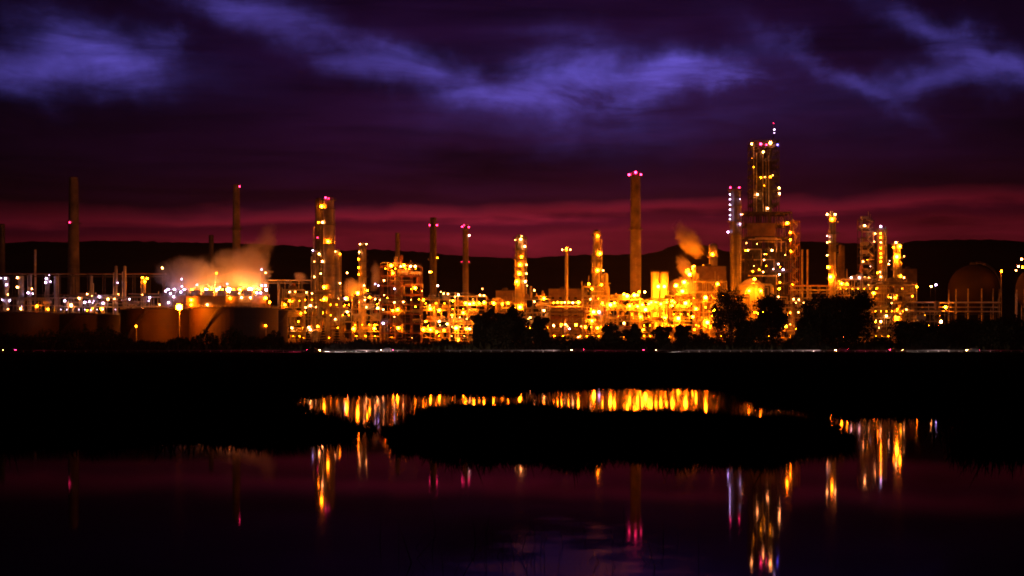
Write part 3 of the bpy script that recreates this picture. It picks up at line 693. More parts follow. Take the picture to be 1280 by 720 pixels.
for px,y,hw,l in [(385,411,5,'first small dark conifer from the left, right of the wide tank'),(404,407,5.5,'small dark conifer directly below the lit twin columns'),(421,407,6,'small dark conifer right of the lit twin columns'),(489,415,5,'small dark conifer at the left foot of the square steel tower'),(500,412,5,'small dark conifer below the centre of the square steel tower'),(511,415,5,'small dark conifer at the right foot of the square steel tower'),(541,417,5,'small conifer between the steel tower and the black stack'),(580,414,6,'small dark conifer below the red-lit slim stack'),(598,413,7,'dark conifer touching the left side of the middle tree clump'),(567,421,5,'shortest conifer below the brightest lamp by the slim stacks')]:
    tree(px,y,hw,640,l,'conifer',900,group=cg)

# scrub and marsh grass (uncountable)
def blades(name,label,pts,h0,h1,wid,m,lean=.5):
    n=len(pts); r=np.random.RandomState(5); q_=np.asarray(pts); h=r.uniform(h0,h1,n)*(.55+.55*np.abs(np.sin(q_[:,0]*.9+1.3*np.sin(q_[:,1]*.35))+.6*np.sin(q_[:,0]*2.9+q_[:,1])))*np.where(r.rand(n)<.02,1.7,1); a=r.uniform(0,2*PI,n); w=wid*r.uniform(.6,1.4,n); l=r.uniform(0,lean,n)*h; b=r.uniform(0,2*PI,n)
    V=np.zeros((n,3,3)); p=np.asarray(pts)
    V[:,0]=p; V[:,1]=p; V[:,2]=p; V[:,0,0]-=w*np.cos(a); V[:,0,1]-=w*np.sin(a); V[:,1,0]+=w*np.cos(a); V[:,1,1]+=w*np.sin(a)
    V[:,0,2]-=.05; V[:,1,2]-=.05; V[:,2,2]+=h; V[:,2,0]+=l*np.cos(b); V[:,2,1]+=l*np.sin(b)
    me=bpy.data.meshes.new(name); me.from_pydata([tuple(v) for v in V.reshape(-1,3)],[],np.arange(3*n).reshape(-1,3).tolist()); me.materials.append(M[m])
    o=bpy.data.objects.new(name,me); COL.objects.link(o); return tag(o,label,'grass',kind='stuff')
r=np.random.RandomState(11)
def scatter(x0,x1,y0,y1,n,lo=.05):
    D=r.uniform(y0,y1,n); px=r.uniform(x0,x1,n); Q=np.column_stack([(px-CX)*D/F,D]); s=landsd(Q); k=s>lo; Q=Q[k]; s=s[k]
    z=np.minimum(s*.09,1)*.14; 
    cl=np.sin(Q[:,0]*1.7+Q[:,1]*.6)+np.sin(Q[:,0]*.6-Q[:,1]*.9+1)+r.uniform(-1.6,1.6,len(Q)); k=cl>-1.2; Q=Q[k]; z=z[k]
    return np.column_stack([Q,z])
blades('island_grass','matted dark grass covering the long island in the pond',scatter(465,1075,20,38,70000),.10,.30,.02,'grass',.9)
blades('bank_grass','dark marsh grass on the low left and right banks of the pond',scatter(-60,1340,22,60,90000),.08,.30,.02,'grass',.9)
blades('far_bank_grass','dark marsh grass along the far shore of the pond',scatter(-60,1340,58,100,60000),.1,.42,.04,'grass',.7)
D=r.uniform(100,515,9000); px=r.uniform(-60,1340,9000); q=np.column_stack([(px-CX)*D/F,D,[ground_z(d)-.1 for d in D]])
blades('marsh_scrub','dark reed beds across the flat marsh below the road',q,.1,.3,.1,'grass',.6)
D=r.uniform(562,650,30000); px=r.uniform(-60,1340,30000); q=np.column_stack([(px-CX)*D/F,D,[ground_z(d)-.1 for d in D]])
blades('slope_scrub','dark scrub on the slope between the road and the refinery',q,.4,2.6,.5,'leaf',.7)
# thin reeds standing in the near water
px=np.concatenate([r.normal(700,110,80),r.normal(600,60,40)]); D=r.uniform(9.8,13.5,120); q=np.column_stack([(px-CX)*D/F,D,np.full(120,-.05)])
blades('water_reeds','thin dark reeds standing in the near water at the bottom of the photo',q,.10,.42,.004,'grass',1.1)

# ------------------------------------------------------------------ refinery: left part
stack(92,222,11,905,'tall dim concrete chimney standing alone at the far left',taper=.75,base_w=17,reds=[(87,278,'r',3)],rings=[278])
stack(295.5,231,8,900,'tall pale chimney rising out of the big orange steam cloud',taper=.62,base_w=13,reds=[(298.5,232.5,'r',3)],rings=[285])
stack(264,294,6,915,'short dark-topped chimney inside the orange steam cloud',m='dark',taper=.8,lad=False)
stack(2,280,8,880,'dark chimney cut by the left edge of the photo',m='dark',taper=.85,lad=False)
stack(44,312,3,860,'thin pale stack behind the left pipe bridge',m='pipe',taper=.9,lad=False,name='vent_stack',cat='stack')
pipe_rack(-20,205,343,850,'long high pipe bridge on tall legs at the far left',rows=1,npipes=5,cols=13,lights=[],m='dark')
for px,yt,w,l in [(27,344,6,'slim vessel under the left pipe bridge beside two warm lamps'),(38,343,4,'slim orange-lit vessel under the left pipe bridge'),(60,346,4,'slim vessel with four violet lamps under the left pipe bridge'),(70,344,5,'slim vessel left of the tall dim chimney'),(114,344,4,'slim vessel right of the tall dim chimney'),(145,332,4,'pale slim column topping the pipe bridge, left of a pair'),(156,332,4,'pale slim column topping the pipe bridge, right of a pair'),(180,346,5,'slim column with yellow lit top at the right end of the pipe bridge'),(7,345,7,'slim vessel with many violet lamps at the left edge')]:
    column(px,yt,w,835,l,name='process_column',risers=1,rect=(px-6,yt-3,px+6,389),pw=.7,group='slim columns under the left pipe bridge')
unit(-6,372,75,800,10,'low dim process unit with violet lamps at the far left edge',mix='ww',dens=.6,lightrect=(-2,330,75,390))
unit(75,372,158,800,10,'low process unit behind the tanks right of the tall dim chimney',mix='wwy',dens=.8,lightrect=(70,330,160,395))
unit(158,371,200,810,10,'low process unit with a yellow box behind the red-brown tank',mix='wwy',dens=.8,lightrect=(158,330,204,395))
lamp_post(203,335,825,'tall lamp mast standing left of the steam cloud','p',3)
for l in claim(202,334,204,336): pass
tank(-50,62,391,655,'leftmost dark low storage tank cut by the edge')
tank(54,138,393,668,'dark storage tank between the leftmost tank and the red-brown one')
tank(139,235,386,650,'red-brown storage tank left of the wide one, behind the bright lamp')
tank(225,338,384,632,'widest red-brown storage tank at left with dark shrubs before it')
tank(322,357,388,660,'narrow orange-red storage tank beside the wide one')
lamp_post(224,384,628,'big blazing orange lamp on a mast before the red-brown tanks','y',6)
lamp_post(337,378,645,'yellow lamp post above the narrow orange tank','y',3)
for l in claim(336,377,338,379): pass
lamp_post(332,407,640,'short unseen lamp post added to light the orange-lit bush','y',2)  # lamp put in to light the orange bush
lamp_post(170,408,645,'short unseen lamp post added to light the yellow-lit bush','y',2)  # another added lamp, for the yellow bush
# cooling tower bank
def cooling(x0,x1,ytop,D,label):
    s=D/F; gz=ground_z(D); base=Vector((((x0+x1)/2-CX)*s,D,gz)); t=thing('cooling_tower',label,'cooling tower',base); w=(x1-x0)*s; H=CH+(HY-ytop)*s-gz
    b=MB(); b.box((-w/2,-8,0),(w/2,8,H-1)); 
    n=8
    for i in range(n+1): x=-w/2+w*i/n; b.box((x-.25,-8.35,0),(x+.25,-8.02,H))
    b.build('casing',M['brick'],t)
    lv=MB(); z=1.
    while z<H*.5: lv.add([(-w/2,-8.3,z),(w/2,-8.3,z),(w/2,-8.05,z+.7),(-w/2,-8.05,z+.7)],[(0,1,2,3)]); z+=.9
    lv.build('louvres',M['dark'],t)
    for i in range(n):
        x=-w/2+w*(i+.5)/n; f=MB(); f.lathe([(3.3,H-1),(2.8,H),(2.6,H+1.2),(2.9,H+2.4),(2.7,H+2.4),(2.4,H+1.2),(2.6,H)],20,(x,0,0)); f.build('fan_stack',M['steel'],t)
    rb=MB(); rails(rb,-w/2,w/2,-7.8,7.8,H-.9); rb.build('handrail',M['steel'],t)
    for l in claim(x0-3,330,x1+3,384):
        p=W(l[0],l[1],D-9)-base; lo=lamp(t,p,l[2],l[3]); e=.5+RAD[l[3]]
        bracket(lo,((p.x,p.y+e,min(H-1,p.z-1)),(p.x,p.y+e,p.z+.5)))
    for px,k,sz in ((208,'w',4),(216,'w',4),(228,'w',4),(238,'o',4),(250,'y',3),(262,'y',4),(276,'y',4),(290,'y',4),(256,'p',5),(270,'p',5),(284,'p',6),(298,'y',5),(311,'p',6),(322,'y',5),(331,'w',4)):  # extra deck lamps added to make the steam glow
        p=W(px,366,D)-base; p.y=4.; p.z=H+2.6; lo=lamp(t,p,k,sz); bracket(lo,((p.x,p.y+1.3,H-1),(p.x,p.y+1.3,p.z+1)))
    return t
cooling(205,334,368,780,'long cooling tower bank under the big orange steam cloud')
pipe_rack(334,392,351,800,'pipe bridge on legs between the steam cloud and the twin columns',rows=1,npipes=4,cols=5,lights=[],m='dark')

# ------------------------------------------------------------------ refinery: middle
column(399,247,10,770,'left of the twin tall columns, dark with yellow lamps',rect=(395,250,400.5,330),m='dark')
column(411,245,13,764,'right of the twin tall columns, broad orange-lit shaft with red top lamps',rect=(400,240,418,395))
column(393,312,5,755,'slim white-lit column hugging the left twin column',rect=(389,308,395.5,372),name='process_column',pw=.7)
column(422,311,6,768,'slim orange column hugging the right twin column',rect=(418,310,426,376),name='process_column',pw=.7)
column(454,303,8,790,'lone orange column with a ladder of lamps on its left side',rect=(446,300,460,376),plats=[305],lights=claim(446,300,460,376)+[[450,305,'p',2,0],[458,305,'p',2,0]])
stack(497,291,5.5,860,'slender tapering pale stack behind the square steel tower',m='conc',taper=.7,lad=False)
stack(541.5,272,8,800,'black slim stack with two red lamps near its top',m='dark',taper=.85,reds=[(537,281,'r',3),(546,281,'r',3),(546.5,322,'o',2)],rings=[282,323])
stack(582,281,7,810,'grey slim stack with red and pink lamps at its top',m='conc',taper=.85,reds=[(577.5,283,'r',3),(586,283.5,'r',3),(580,281.5,'r',2),(586.5,294,'k',3),(577,327,'r',1),(586,327,'r',1)],rings=[284,327])
column(650,293,12,770,'bright yellow-lit column behind the middle tree clump',rect=(640,290,661,390),plats=[310,322])
stack(708,309,4,800,'thin dim stack with a lit lantern-like platform on top',m='pipe',taper=.85,reds=[(703,312,'p',2),(713,312,'p',2),(708,311,'y',3)],rings=[313],lad=False)
column(746,287,9,780,'yellow-lit column left of the tallest orange chimney',rect=(740,288,756,357),plats=[292,325],seg=1.25)
column(757,341,6,775,'short slim column beside the yellow-lit one, left of the orange chimney',name='process_column',risers=2,rect=(755.5,350,760,372),pw=.6)
stack(794.5,215,12,810,'tallest orange-lit chimney with a ring of red lamps on top',m='conc',taper=.8,reds=[(787,217.5,'r',4),(794.5,215.5,'r',4),(801.5,217.5,'r',4)],rings=[218,285])
# twin silos
def silo(px,y0,w,D,label):
    s=D/F; gz=ground_z(D); t=thing('silo',label,'silo',(((px-CX)*s),D,gz),'twin yellow-lit silos'); H=CH+(HY-y0)*s-gz; r=w*s/2
    prof=[(r,0)]; k=3.
    while k<H-1: prof+=[(r,k-.05),(r+.06,k),(r,k+.05)]; k+=3
    prof+=[(r,H-.8),(r*.96,H-.3),(r*.4,H)]; b=MB(); b.lathe(prof,28); b.build('shell',M['tankw'],t)
    for zz,yy in ((30,-5.5),(22,-6),(13,-6)): lo=lamp(t,(rnd.uniform(-1,1),-r+yy,zz),'y',5); bracket(lo,(lo.location+Vector((0,1.5,0)),Vector((lo.location.x,-r,zz-1))))  # floodlights added in front to brighten the silo shell
    rb=MB(); platform(rb,r*.9,H-.8,r+.6,n=20); rb.build('top_platform',M['deck'],t)
    lb=MB(); ladder(lb,r*.4,-r-.4,0,H); lb.build('ladder',M['steel'],t)
silo(819,339,10.6,772,'left of two adjoining tall yellow-lit silos'); silo(830.2,339.5,10.2,772,'right of two adjoining tall yellow-lit silos')
# buildings
def building(x0,x1,ytop,D,depth,label,m='brick',name='plant_building',floors=2,win=None,cat='building'):
    s=D/F; gz=ground_z(D); t=thing(name,label,cat,(((x0+x1)/2-CX)*s,D,gz)); w=(x1-x0)*s; H=CH+(HY-ytop)*s-gz
    b=MB(); b.box((-w/2,-depth/2,0),(w/2,depth/2,H)); n=max(2,int(w/4))
    for i in range(n+1): x=-w/2+w*i/n; b.box((x-.12,-depth/2-.12,0),(x+.12,-depth/2-.003,H-.05))
    b.build('walls',M[m],t)
    r=MB(); r.box((-w/2-.3,-depth/2-.3,H+.003),(w/2+.3,depth/2+.3,H+.4)); r.box((-w*.2,-2,H+.4),(w*.05,2,H+1.8)); r.build('roof',M['dark'],t)
    for f in range(floors):
        z=H*(f+.45)/floors
        for i in range(n):
            x=-w/2+w*(i+.5)/n; wd=MB(); wd.box((x-.8,-depth/2-.1,z),(x+.8,-depth/2-.02,z+1.1)); wd.build('window',win or M['glass'],t)
    return t
building(686,733,362,850,14,'long dim flat-topped building behind the row of lamps',m='brick',floors=3)
building(868,905,334,835,16,'orange-lit blocky furnace building left of the silvery column',m='brick',name='furnace_building',floors=0)
building(620,646,364,830,10,'low building with red-lit rails left of the yellow column',m='brick',floors=1)
fb_=thing('added_flood_mast','unseen lamp mast added behind the furnace building to light its amber plume','lamp mast',(W(872,334,850).x,850,6.0))  # mast added out of view to brighten the plume
MB().bar((0,1.5,0),(0,1.5,43),.35,8,.2).build('pole',M['steel'],fb_)
for q in ((-6,0,43),(-2,0,45),(3,0,44)): bracket(lamp(fb_,q,'y',6),((q[0],q[1]+1.9,q[2]+.8),(0,1.5,q[2]-1)),r=.12)
fl=thing('added_flood_mast','short mast of yellow flood lamps added to light the dense steam right of the silos','lamp mast',(W(853,372,778).x,778,6.0))  # added mast whose lamps make the dense steam glow
MB().bar((0,1.5,0),(0,1.5,33),.3,8,.18).build('pole',M['steel'],fl)
for q in ((-6,0,23),(0,0,28),(6,0,25),(1,0,33)): bracket(lamp(fl,q,'y',5),((q[0],q[1]+1.1,q[2]+.8),(0,1.5,q[2]-1)),r=.12)
fl=thing('added_flood_mast','mast of flood lamps added inside the yellow puff of steam left of the lone column','lamp mast',(W(440,372,778).x,778,6.0))  # flood lamps added within the puff so it glows
MB().bar((0,1.5,0),(0,1.5,28),.3,8,.18).build('pole',M['steel'],fl)
for q in ((-3,0,24),(3,0,27)): bracket(lamp(fl,q,'y',5),((q[0],q[1]+1.1,q[2]+.8),(0,1.5,q[2]-1)),r=.12)
column(891.5,304,11,842,'fat short column with one yellow lamp above the furnace building',rect=(0,0,0,0),m='shell',lights=[[890.5,318,'y',4,0]])

unit(356,362,380,765,11,'pipework block right of the narrow orange tank',lightrect=(354,355,381,432),mix='yyo')
unit(379,368,412,748,11,'pipework block below the lit twin columns',lightrect=(380,360,412,432),mix='yyo')
unit(411,376,441,752,11,'pipework block right of the lit twin columns',lightrect=(412,330,441,432),mix='yyo')
unit(441,372,476,756,12,'pipework block left of the square lit steel tower',lightrect=(441,350,476,432))
unit(477,333,527,720,16,'square open steel tower with lamps along its flat top',nlev=8,style='tower',lightrect=(474,328,528,430),name='steel_structure_tower',cat='steel tower',mix='yypo',mframe='rust')
unit(527,374,562,745,12,'pipework block at the foot of the black slim stack',lightrect=(528,335,562,432))
unit(561,370,608,752,12,'brightest pipework block at the foot of the grey slim stack',lightrect=(561,355,609,432),dens=1.2)
unit(608,378,646,765,10,'pipework half hidden behind the middle tree clump',lightrect=(608,355,645,432))
unit(655,374,688,760,11,'pipework block right of the bright yellow column',lightrect=(655,355,686,432))
pipe_rack(684,728,379,780,'pipe rack with a tight row of lamps before the long dim building',rows=2)
unit(688,392,730,742,11,'low orange pipework below the tight row of lamps',lightrect=(688,385,730,432))
unit(729,358,760,764,12,'framed pipework around the foot of the yellow-lit column',lightrect=(729,352,760,432),mix='yyo')
unit(758,374,802,756,13,'blazing pipework block at the foot of the tallest chimney',lightrect=(757,360,802,432),dens=1.3,mix='yyy')
unit(800,376,838,752,13,'blazing pipework block at the foot of the twin silos',lightrect=(799,360,838,432),dens=1.3,mix='yyy')
unit(836,374,872,756,13,'blazing pipework block under the yellow steam cloud',lightrect=(836,340,872,432),dens=1.3,mix='yyy')
unit(868,352,906,770,14,'orange pipework between the steam cloud and the large tree',lightrect=(869,350,908,432),dens=1.,mix='yyy')
unit(905,372,935,765,10,'pipework glimpsed through the large open-crowned tree',mix='yyp',lightrect=(906,370,935,432))

# ------------------------------------------------------------------ right part
t918=column(918.5,236,12,800,'silvery tall column with a violet-white lamp strip on its left edge',m='silver',rect=(905,280,912,292),lights=claim(905,280,912,292)+[[913,234.5,'r',3,0],[924,234.5,'r',3,0]]+[[912.5,y,'w',2,0] for y in (243,249,256,262,269,274)]+[[925,249,'w',1,0],[926,268,'w',1,0],[925,280,'w',2,0]],plats=[236,255,275])
# derrick
def derrick():
    D=822; s=D/F; gz=ground_z(D); base=Vector(((955-CX)*s,D,gz)); t=thing('coker_tower','tallest steel derrick tower with open frame, mast and red top lamps','derrick tower',base)
    def X(px): return (px-955)*s
    def Z(py): return CH+(HY-py)*s-gz
    # lower block
    zs=[Z(y) for y in (400,385,370,355,340,325,312,298,282,267)]; fb=MB(); frame(fb,X(927),X(985),-11,11,zs,7,4,.5,.3); fb.build('lower_frame',M['dark'],t)
    zs2=[Z(y) for y in range(255,176,-9)]+[Z(178)]; fb=MB(); frame(fb,X(938),X(970.5),-7.5,7.5,[Z(267)+.1]+zs2,4,3,.55,.32)
    for i,(a,b) in enumerate(zip(([Z(267)]+zs2)[:-1],zs2)):
        for sx in (X(938),X(954),):
            fb.bar((sx,-7.6,a),(sx+X(955+16),-7.6,b),.14,4); fb.bar((sx+X(971),-7.6,a),(sx,-7.6,b),.14,4)
    fb.build('derrick_frame',M['dark'],t)
    fb=MB(); frame(fb,X(985)+.3,X(997),-6,6,[Z(y) for y in (400,384,368,352,336,320,306,292,277)],3,3,.4,.3); fb.build('stair_tower',M['rust'],t)
    sb=MB(); stairs(sb,X(986.5),-6.8,0,Z(277),3.6); sb.build('staircase',M['steel'],t)
    for y in (385,370,355,340,325,312,298,282,267):
        b=MB(); z=Z(y); b.box((X(927),-11,z+.01),(X(985),11,z+.1)); rails(b,X(927),X(985),-11,11,z+.1); b.build('deck',M['deck'],t)
    for y in (258,240,222,204,186,178.5):
        b=MB(); z=Z(y); b.box((X(938),-7.5,z+.01),(X(970.5),7.5,z+.1)); rails(b,X(936.5),X(972),-8,8,z+.1); b.build('deck',M['deck'],t)
    for px in (946.5,962.5):     # coke drums inside
        r=6.6*s; b=MB(); b.lathe([(r*.3,Z(392)),(r*.6,Z(384)),(r,Z(368)),(r,Z(300)),(r*.8,Z(294)),(r*.2,Z(290))],20,(X(px),0,0)); b.build('coke_drum',M['dark'],t)
    for px in (949,959.5):     # clad shafts inside the upper frame
        b=MB(); b.box((X(px-4.2),-4,Z(267)),(X(px+4.2),4,Z(184))); b.build('drill_shaft',M['dark'],t)
    b=MB(); b.box((X(930),-11.6,Z(297)),(X(964),-11.2,Z(281)))
    for k in range(13): x=X(930)+X(955+34)*k/12; b.box((x-.08,-11.75,Z(297)),(x+.08,-11.6,Z(281)))
    b.build('cladding_panel',M['brick'],t)
    b=MB(); b.bar((X(966.8),0,Z(178)),(X(966.8),0,Z(154)),.42,6,.12); 
    for k in range(6): z=Z(176-4*k); b.bar((X(966.8)-.6,0,z),(X(966.8)+.6,0,z),.07,3)
    b.build('mast',M['shell'],t)
    for k in range(12):
        a=(X(rnd.uniform(928,945)),-11.5-rnd.uniform(0,.8),Z(rnd.choice([298,312,325,340,355,370]))-rnd.uniform(.5,3)); L=rnd.uniform(8,20)
        MB().path([a,(a[0]+L,a[1],a[2]),(a[0]+L,a[1],a[2]-rnd.uniform(4,10))],rnd.choice([.2,.3,.4]),6).build('pipe',M['pipe'],t)
    for k in range(8):
        x=X(rnd.uniform(938,971)); MB().bar((x,-8-rnd.uniform(0,.6),Z(267)),(x,-8,Z(rnd.uniform(250,184))),rnd.choice([.15,.25]),6).build('pipe',M['pipe'],t)
    L=[(939.5,180,'p',3),(951,180,'r',4),(958,181,'r',3),(963,178.5,'p',4),(972,181,'b',3),(954,190,'p',3),(951,222,'o',2),(956,221,'p',1),(963,221,'o',2),(966,219,'p',1),(947,243,'p',3),(974,235,'p',3),(974.5,242,'p',3),(959.5,260.5,'p',3),(967,154,'r',1),(968,162,'w',2),(968,166,'w',1),(932,313,'o',2),(928,268,'p',1),(942,209,'o',1)]
    for px,py,k,sz in L+[l[:4] for l in claim(926,262,997,372)]:
        yf=-8.6 if py<265 else -12.6
        if px>984.5: yf=-7.5
        if 150<py<168: yf=-.5
        p=W(px,py,D+yf)-base; lo=lamp(t,p,k,sz); q=(p.x,p.y+.2,p.z+.8); bracket(lo,(q,(X(970),-7.5,p.z+.5)) if px>973 and py<260 else (q,(p.x,p.y+1.4,p.z+.8)))
    for k in range(10):
        x=rnd.uniform(X(929),X(984)); z=rnd.choice([Z(y) for y in (400,385,370,355,340,325,312)])+3.; y=rnd.uniform(-12,4); lo=lamp(t,(x,y,z),rnd.choice('poyok'),1); bracket(lo,((x,y+.6,z+.4),(x,y+.6,z-3)),r=.06)
    for k in range(3):
        x=rnd.uniform(X(939),X(969)); z=rnd.choice([Z(y) for y in (258,240,222,204)])+3.; lamp(t,(x,rnd.uniform(-6,3),z),'o',1)
derrick()
# lit domed tank with arch pipe
t,base,r,H=tank(926,958,356,790,'yellow-lit domed tank glimpsed between the trees below the derrick',m='tankw',roof=4.2,name='domed_tank')
MB().path([(-r*1.15*math.cos(a),-r-1,4+H*.9*math.sin(a)) for a in np.linspace(0,PI,13)],.35,8).build('arch_pipe',M['pipe'],t)
for p_ in ((-3,-r-3,H-3.5),(3.5,-r-3,H-3.5),(0,-r-3.,H+3)): bracket(lamp(t,p_,'y',4),((p_[0],p_[1]+1.1,0),(p_[0],p_[1]+1.1,p_[2]+.8)),r=.1)
unit(936,384,990,752,12,'low pipework and lamps glimpsed between the two large trees',lightrect=(935,384,990,432),mix='yyp')
stack(1003,312,2.6,840,'left of two thin grey vent stacks right of the derrick',m='pipe',taper=.95,lad=False,name='vent_stack',cat='stack')
stack(1009.5,312,2.6,842,'right of two thin grey vent stacks right of the derrick',m='pipe',taper=.95,lad=False,name='vent_stack',cat='stack')
pipe_rack(990,1046,358,800,'pipe rack between the derrick and the wide dark trees',rows=2,cols=6,lights=[])
unit(988,376,1036,772,10,'dim red pipework left of the wide dark tree pair',mix='oop',lightrect=(990,370,1032,432),dens=.8)
column(1041,266,7.5,790,'slim column with a lamp-ringed head above the wide dark trees',rect=(1030,262,1047,352),plats=[276,290,312],pw=1.2)
column(1052,305,7,835,'dim plain column just right of the lamp-ringed one',rect=(0,0,0,0),lights=[],m='brick',name='process_column')
unit(1044,349,1096,800,12,'pipework above the wide dark trees with pink lamps',mix='oop',lightrect=(1046,340,1091,372),dens=.8)
unit(1074.5,276,1090,796,9,'narrow boxy steel tower with a mast, one warm lamp near its top',nlev=14,style='tower',lightrect=(1074,278,1091,335),name='steel_structure_tower',cat='steel tower',mix='op',dens=.8,mframe='dark')
column(1101.5,284,11,792,'column with a vertical string of yellow lamps and a violet top lamp',rect=(1091,280,1107,356),m='brick',plats=[285],pw=.5)
column(1121,302,9,780,'yellow-lit column rightmost of the tall group on the right',rect=(1110,300,1132,400),plats=[335],seg=1.15)
building(1128,1143,337,850,10,'dim blank box building right of the rightmost tall column',m='brick',floors=0)
unit(1088,356,1142,765,12,'pipework at the feet of the right-hand columns',mix='yop',lightrect=(1088,350,1142,432))
pipe_rack(1136,1246,379,760,'long dim pipe rack left of and before the sphere tank',rows=3,npipes=7,m='dark',lights=claim(1143,350,1200,398))
unit(1140,388,1178,742,8,'low dark pipework behind the right street lamp',mix='oo',dens=.6,lightrect=(0,0,0,0))
lamp_post(1176.5,402,650,'lone street lamp on a lit pole at the right of the trees','p',4)
def sphere_tank(px,py,hw,D,label):
    s=D/F; gz=ground_z(D); c=W(px,py,D); t=thing('sphere_tank',label,'sphere tank',(c.x,D,gz)); r=hw*s; zc=c.z-gz
    b=MB(); b.lathe([(max(.05,r*math.sin(a)),zc-r*math.cos(a)) for a in np.linspace(0,PI,25)],40); b.build('shell',M['sph'],t,smooth=True)
    for k in range(12): a=2*PI*k/12; l=MB(); l.bar((r*math.cos(a),r*math.sin(a),0),(r*.99*math.cos(a),r*.99*math.sin(a),zc),.35,8); l.build('leg',M['steel'],t)
    sb=MB(); pts=[(r*1.08*math.sin(a)*1.0,-1.,zc-r*1.08*math.cos(a)) for a in np.linspace(.25*PI,.98*PI,14)]
    for a,b_ in zip(pts[:-1],pts[1:]): sb.bar(a,b_,.15,4); sb.bar((a[0],a[1],a[2]+1),(b_[0],b_[1],b_[2]+1),.06,3); sb.bar(a,(a[0],a[1],a[2]+1),.06,3)
    sb.bar((r*1.1,-1,0),(r*1.1,-1,zc+r*.6),.2,5); sb.build('staircase',M['steel'],t)
    pb=MB(); platform(pb,.3,zc+r,2.,n=12); pb.build('top_platform',M['deck'],t); return t,c
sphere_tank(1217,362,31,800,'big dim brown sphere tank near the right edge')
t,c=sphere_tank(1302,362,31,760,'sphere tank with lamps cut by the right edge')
for l in claim(1262,320,1282,345): p=W(l[0],l[1],735)-t.location; lamp(t,p,l[2],l[3])
lamp_post(1252,339,780,'lamp mast between the two sphere tanks','y',3)
for l in claim(1250,337,1254,341): pass
left=[l for l in LT if not l[4]]
print('UNCLAIMED',[(l[0],l[1]) for l in left])

# ------------------------------------------------------------------ steam
def steam(px,py,hx,hy,D,depth,label,dens=.05,rot=0,scale=.06,thr=.42,seed=0,col=(1,1,1)):
    s=D/F; c=W(px,py,D); m=bpy.data.materials.new('steam_volume'); m.use_nodes=True; nt=m.node_tree; nt.nodes.clear(); N=nt.nodes; Lk=nt.links
    tc=N.new('ShaderNodeTexCoord'); ln=N.new('ShaderNodeVectorMath'); ln.operation='LENGTH'
    mp=N.new('ShaderNodeMapping'); mp.inputs['Scale'].default_value=(1/(hx*s),1/depth,1/(hy*s)); Lk.new(tc.outputs['Object'],mp.inputs[0]); Lk.new(mp.outputs[0],ln.inputs[0])
    m2=N.new('ShaderNodeMapping'); m2.inputs['Location'].default_value=(seed*7.3,seed*3.1,0); Lk.new(tc.outputs['Object'],m2.inputs[0])
    n=N.new('ShaderNodeTexNoise'); n.inputs['Scale'].default_value=scale; n.inputs['Detail'].default_value=7; n.inputs['Roughness'].default_value=.68; n.inputs['Distortion'].default_value=1.2; Lk.new(m2.outputs[0],n.inputs['Vector'])
    a=N.new('ShaderNodeMath'); a.operation='MULTIPLY_ADD'; Lk.new(ln.outputs['Value'],a.inputs[0]); a.inputs[1].default_value=-.6; Lk.new(n.outputs['Fac'],a.inputs[2])
    b=N.new('ShaderNodeMath'); b.operation='SUBTRACT'; Lk.new(a.outputs[0],b.inputs[0]); b.inputs[1].default_value=.03; b.use_clamp=True
    d=N.new('ShaderNodeMath'); d.operation='MULTIPLY'; Lk.new(b.outputs[0],d.inputs[0]); d.inputs[1].default_value=dens*5
    v=N.new('ShaderNodeVolumeScatter'); v.inputs['Color'].default_value=(*[min(.98,q) for q in col],1); Lk.new(d.outputs[0],v.inputs['Density']); v.inputs['Anisotropy'].default_value=.2
    o=N.new('ShaderNodeOutputMaterial'); Lk.new(v.outputs[0],o.inputs['Volume'])
    mb=MB(); mb.lathe([(max(.02,math.sin(t_)),-math.cos(t_)) for t_ in np.linspace(0,PI,13)],20); mb.v=[(x*hx*s,y*depth,z*hy*s) for x,y,z in mb.v]
    ob=mb.build('steam_plume',m,None,c); ob.rotation_euler=(0,math.radians(rot),0); tag(ob,label,'steam'); return ob
steam(238,344,50,34,786,13,'pinkish pale left end of the steam cloud above the cooling tower',.17,4,.06,seed=1)
steam(284,340,42,36,796,12,'soft golden middle of the steam cloud above the cooling tower',.13,0,.05,seed=9)
steam(312,334,34,42,784,13,'brightest amber right end of the steam cloud over the cooling tower',.15,10,.06,seed=2)
steam(334,300,18,38,795,9,'thin wisp drifting up from the steam cloud across the red sky',.06,25,.06,seed=10)
steam(440,360,16,17,785,8,'yellow round puff of steam left of the lone orange column',.4,10,.12,seed=3)
steam(469,345,9,24,800,6,'faint mauve wisp of steam right of the lone orange column',.2,5,.12,seed=4)
steam(376,346,13,9,790,5,'small mauve puff of steam left of the twin columns',.2,20,.14,seed=5)
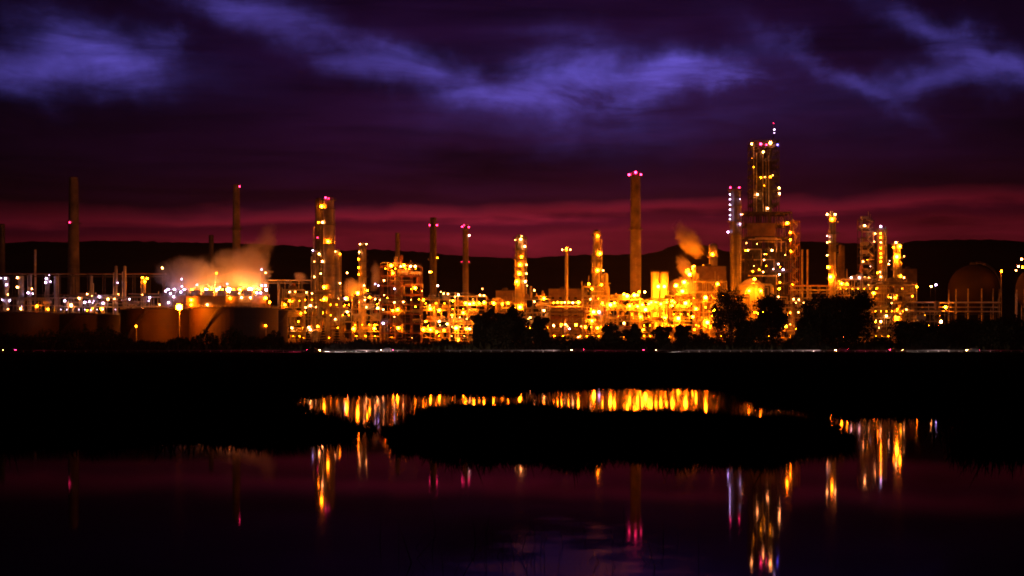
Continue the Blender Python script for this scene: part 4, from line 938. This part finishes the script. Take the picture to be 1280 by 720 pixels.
steam(860,298,18,36,848,9,'orange plume leaning left above the furnace building, against the red sky',.2,-35,.10,seed=6)
steam(856,335,11,22,782,6,'curl of bright yellow steam beside the furnace building',.3,-30,.14,seed=7)
steam(853,360,22,17,785,9,'dense yellow steam cloud right of the twin silos',.5,0,.10,seed=8)

hm=bpy.data.materials.new('added_bloom_haze'); hm.use_nodes=True; nt=hm.node_tree; nt.nodes.clear()  # haze volume added as a stand-in for lamp bloom
pv=nt.nodes.new('ShaderNodeVolumePrincipled'); pv.inputs['Color'].default_value=(.8,.8,.8,1); pv.inputs['Density'].default_value=HAZE; pv.inputs['Anisotropy'].default_value=.3
om=nt.nodes.new('ShaderNodeOutputMaterial'); nt.links.new(pv.outputs[0],om.inputs['Volume'])
if HAZE>0: hz=MB(); hz.box((-9000,-70,-3),(9000,9600,420)); tag(hz.build('haze',hm),'thin haze added to spread an amber glow around the plant lamps','haze',kind='stuff')
# ------------------------------------------------------------------ sun (below the deck, nearly gone), camera, render
sl=bpy.data.lights.new('sun','SUN'); sl.energy=.004; sl.angle=math.radians(2); sl.color=(1,.4,.5); so=bpy.data.objects.new('sun',sl); COL.objects.link(so); so.rotation_euler=(math.radians(80),0,math.radians(20))
cd=bpy.data.cameras.new('camera'); cam=bpy.data.objects.new('camera',cd); COL.objects.link(cam); cam.location=(0,0,CH); cam.rotation_euler=(PI/2,0,0)
cd.lens=50; cd.sensor_width=36; cd.shift_y=(HY-360)/1280; cd.clip_end=20000; cd.clip_start=.1; S.camera=cam
S.view_settings.view_transform='Standard'; S.view_settings.look='None'; S.view_settings.exposure=0; S.view_settings.gamma=1
cy=S.cycles; cy.use_denoising=True; cy.max_bounces=6; cy.diffuse_bounces=2; cy.glossy_bounces=3; cy.volume_bounces=3; cy.transmission_bounces=2; cy.transparent_max_bounces=8
cy.use_light_tree=True; cy.sample_clamp_indirect=4; cy.filter_width=1.9; cy.caustics_reflective=False; cy.volume_step_rate=1.5; cy.volume_max_steps=64
S.render.resolution_x=1024; S.render.resolution_y=576
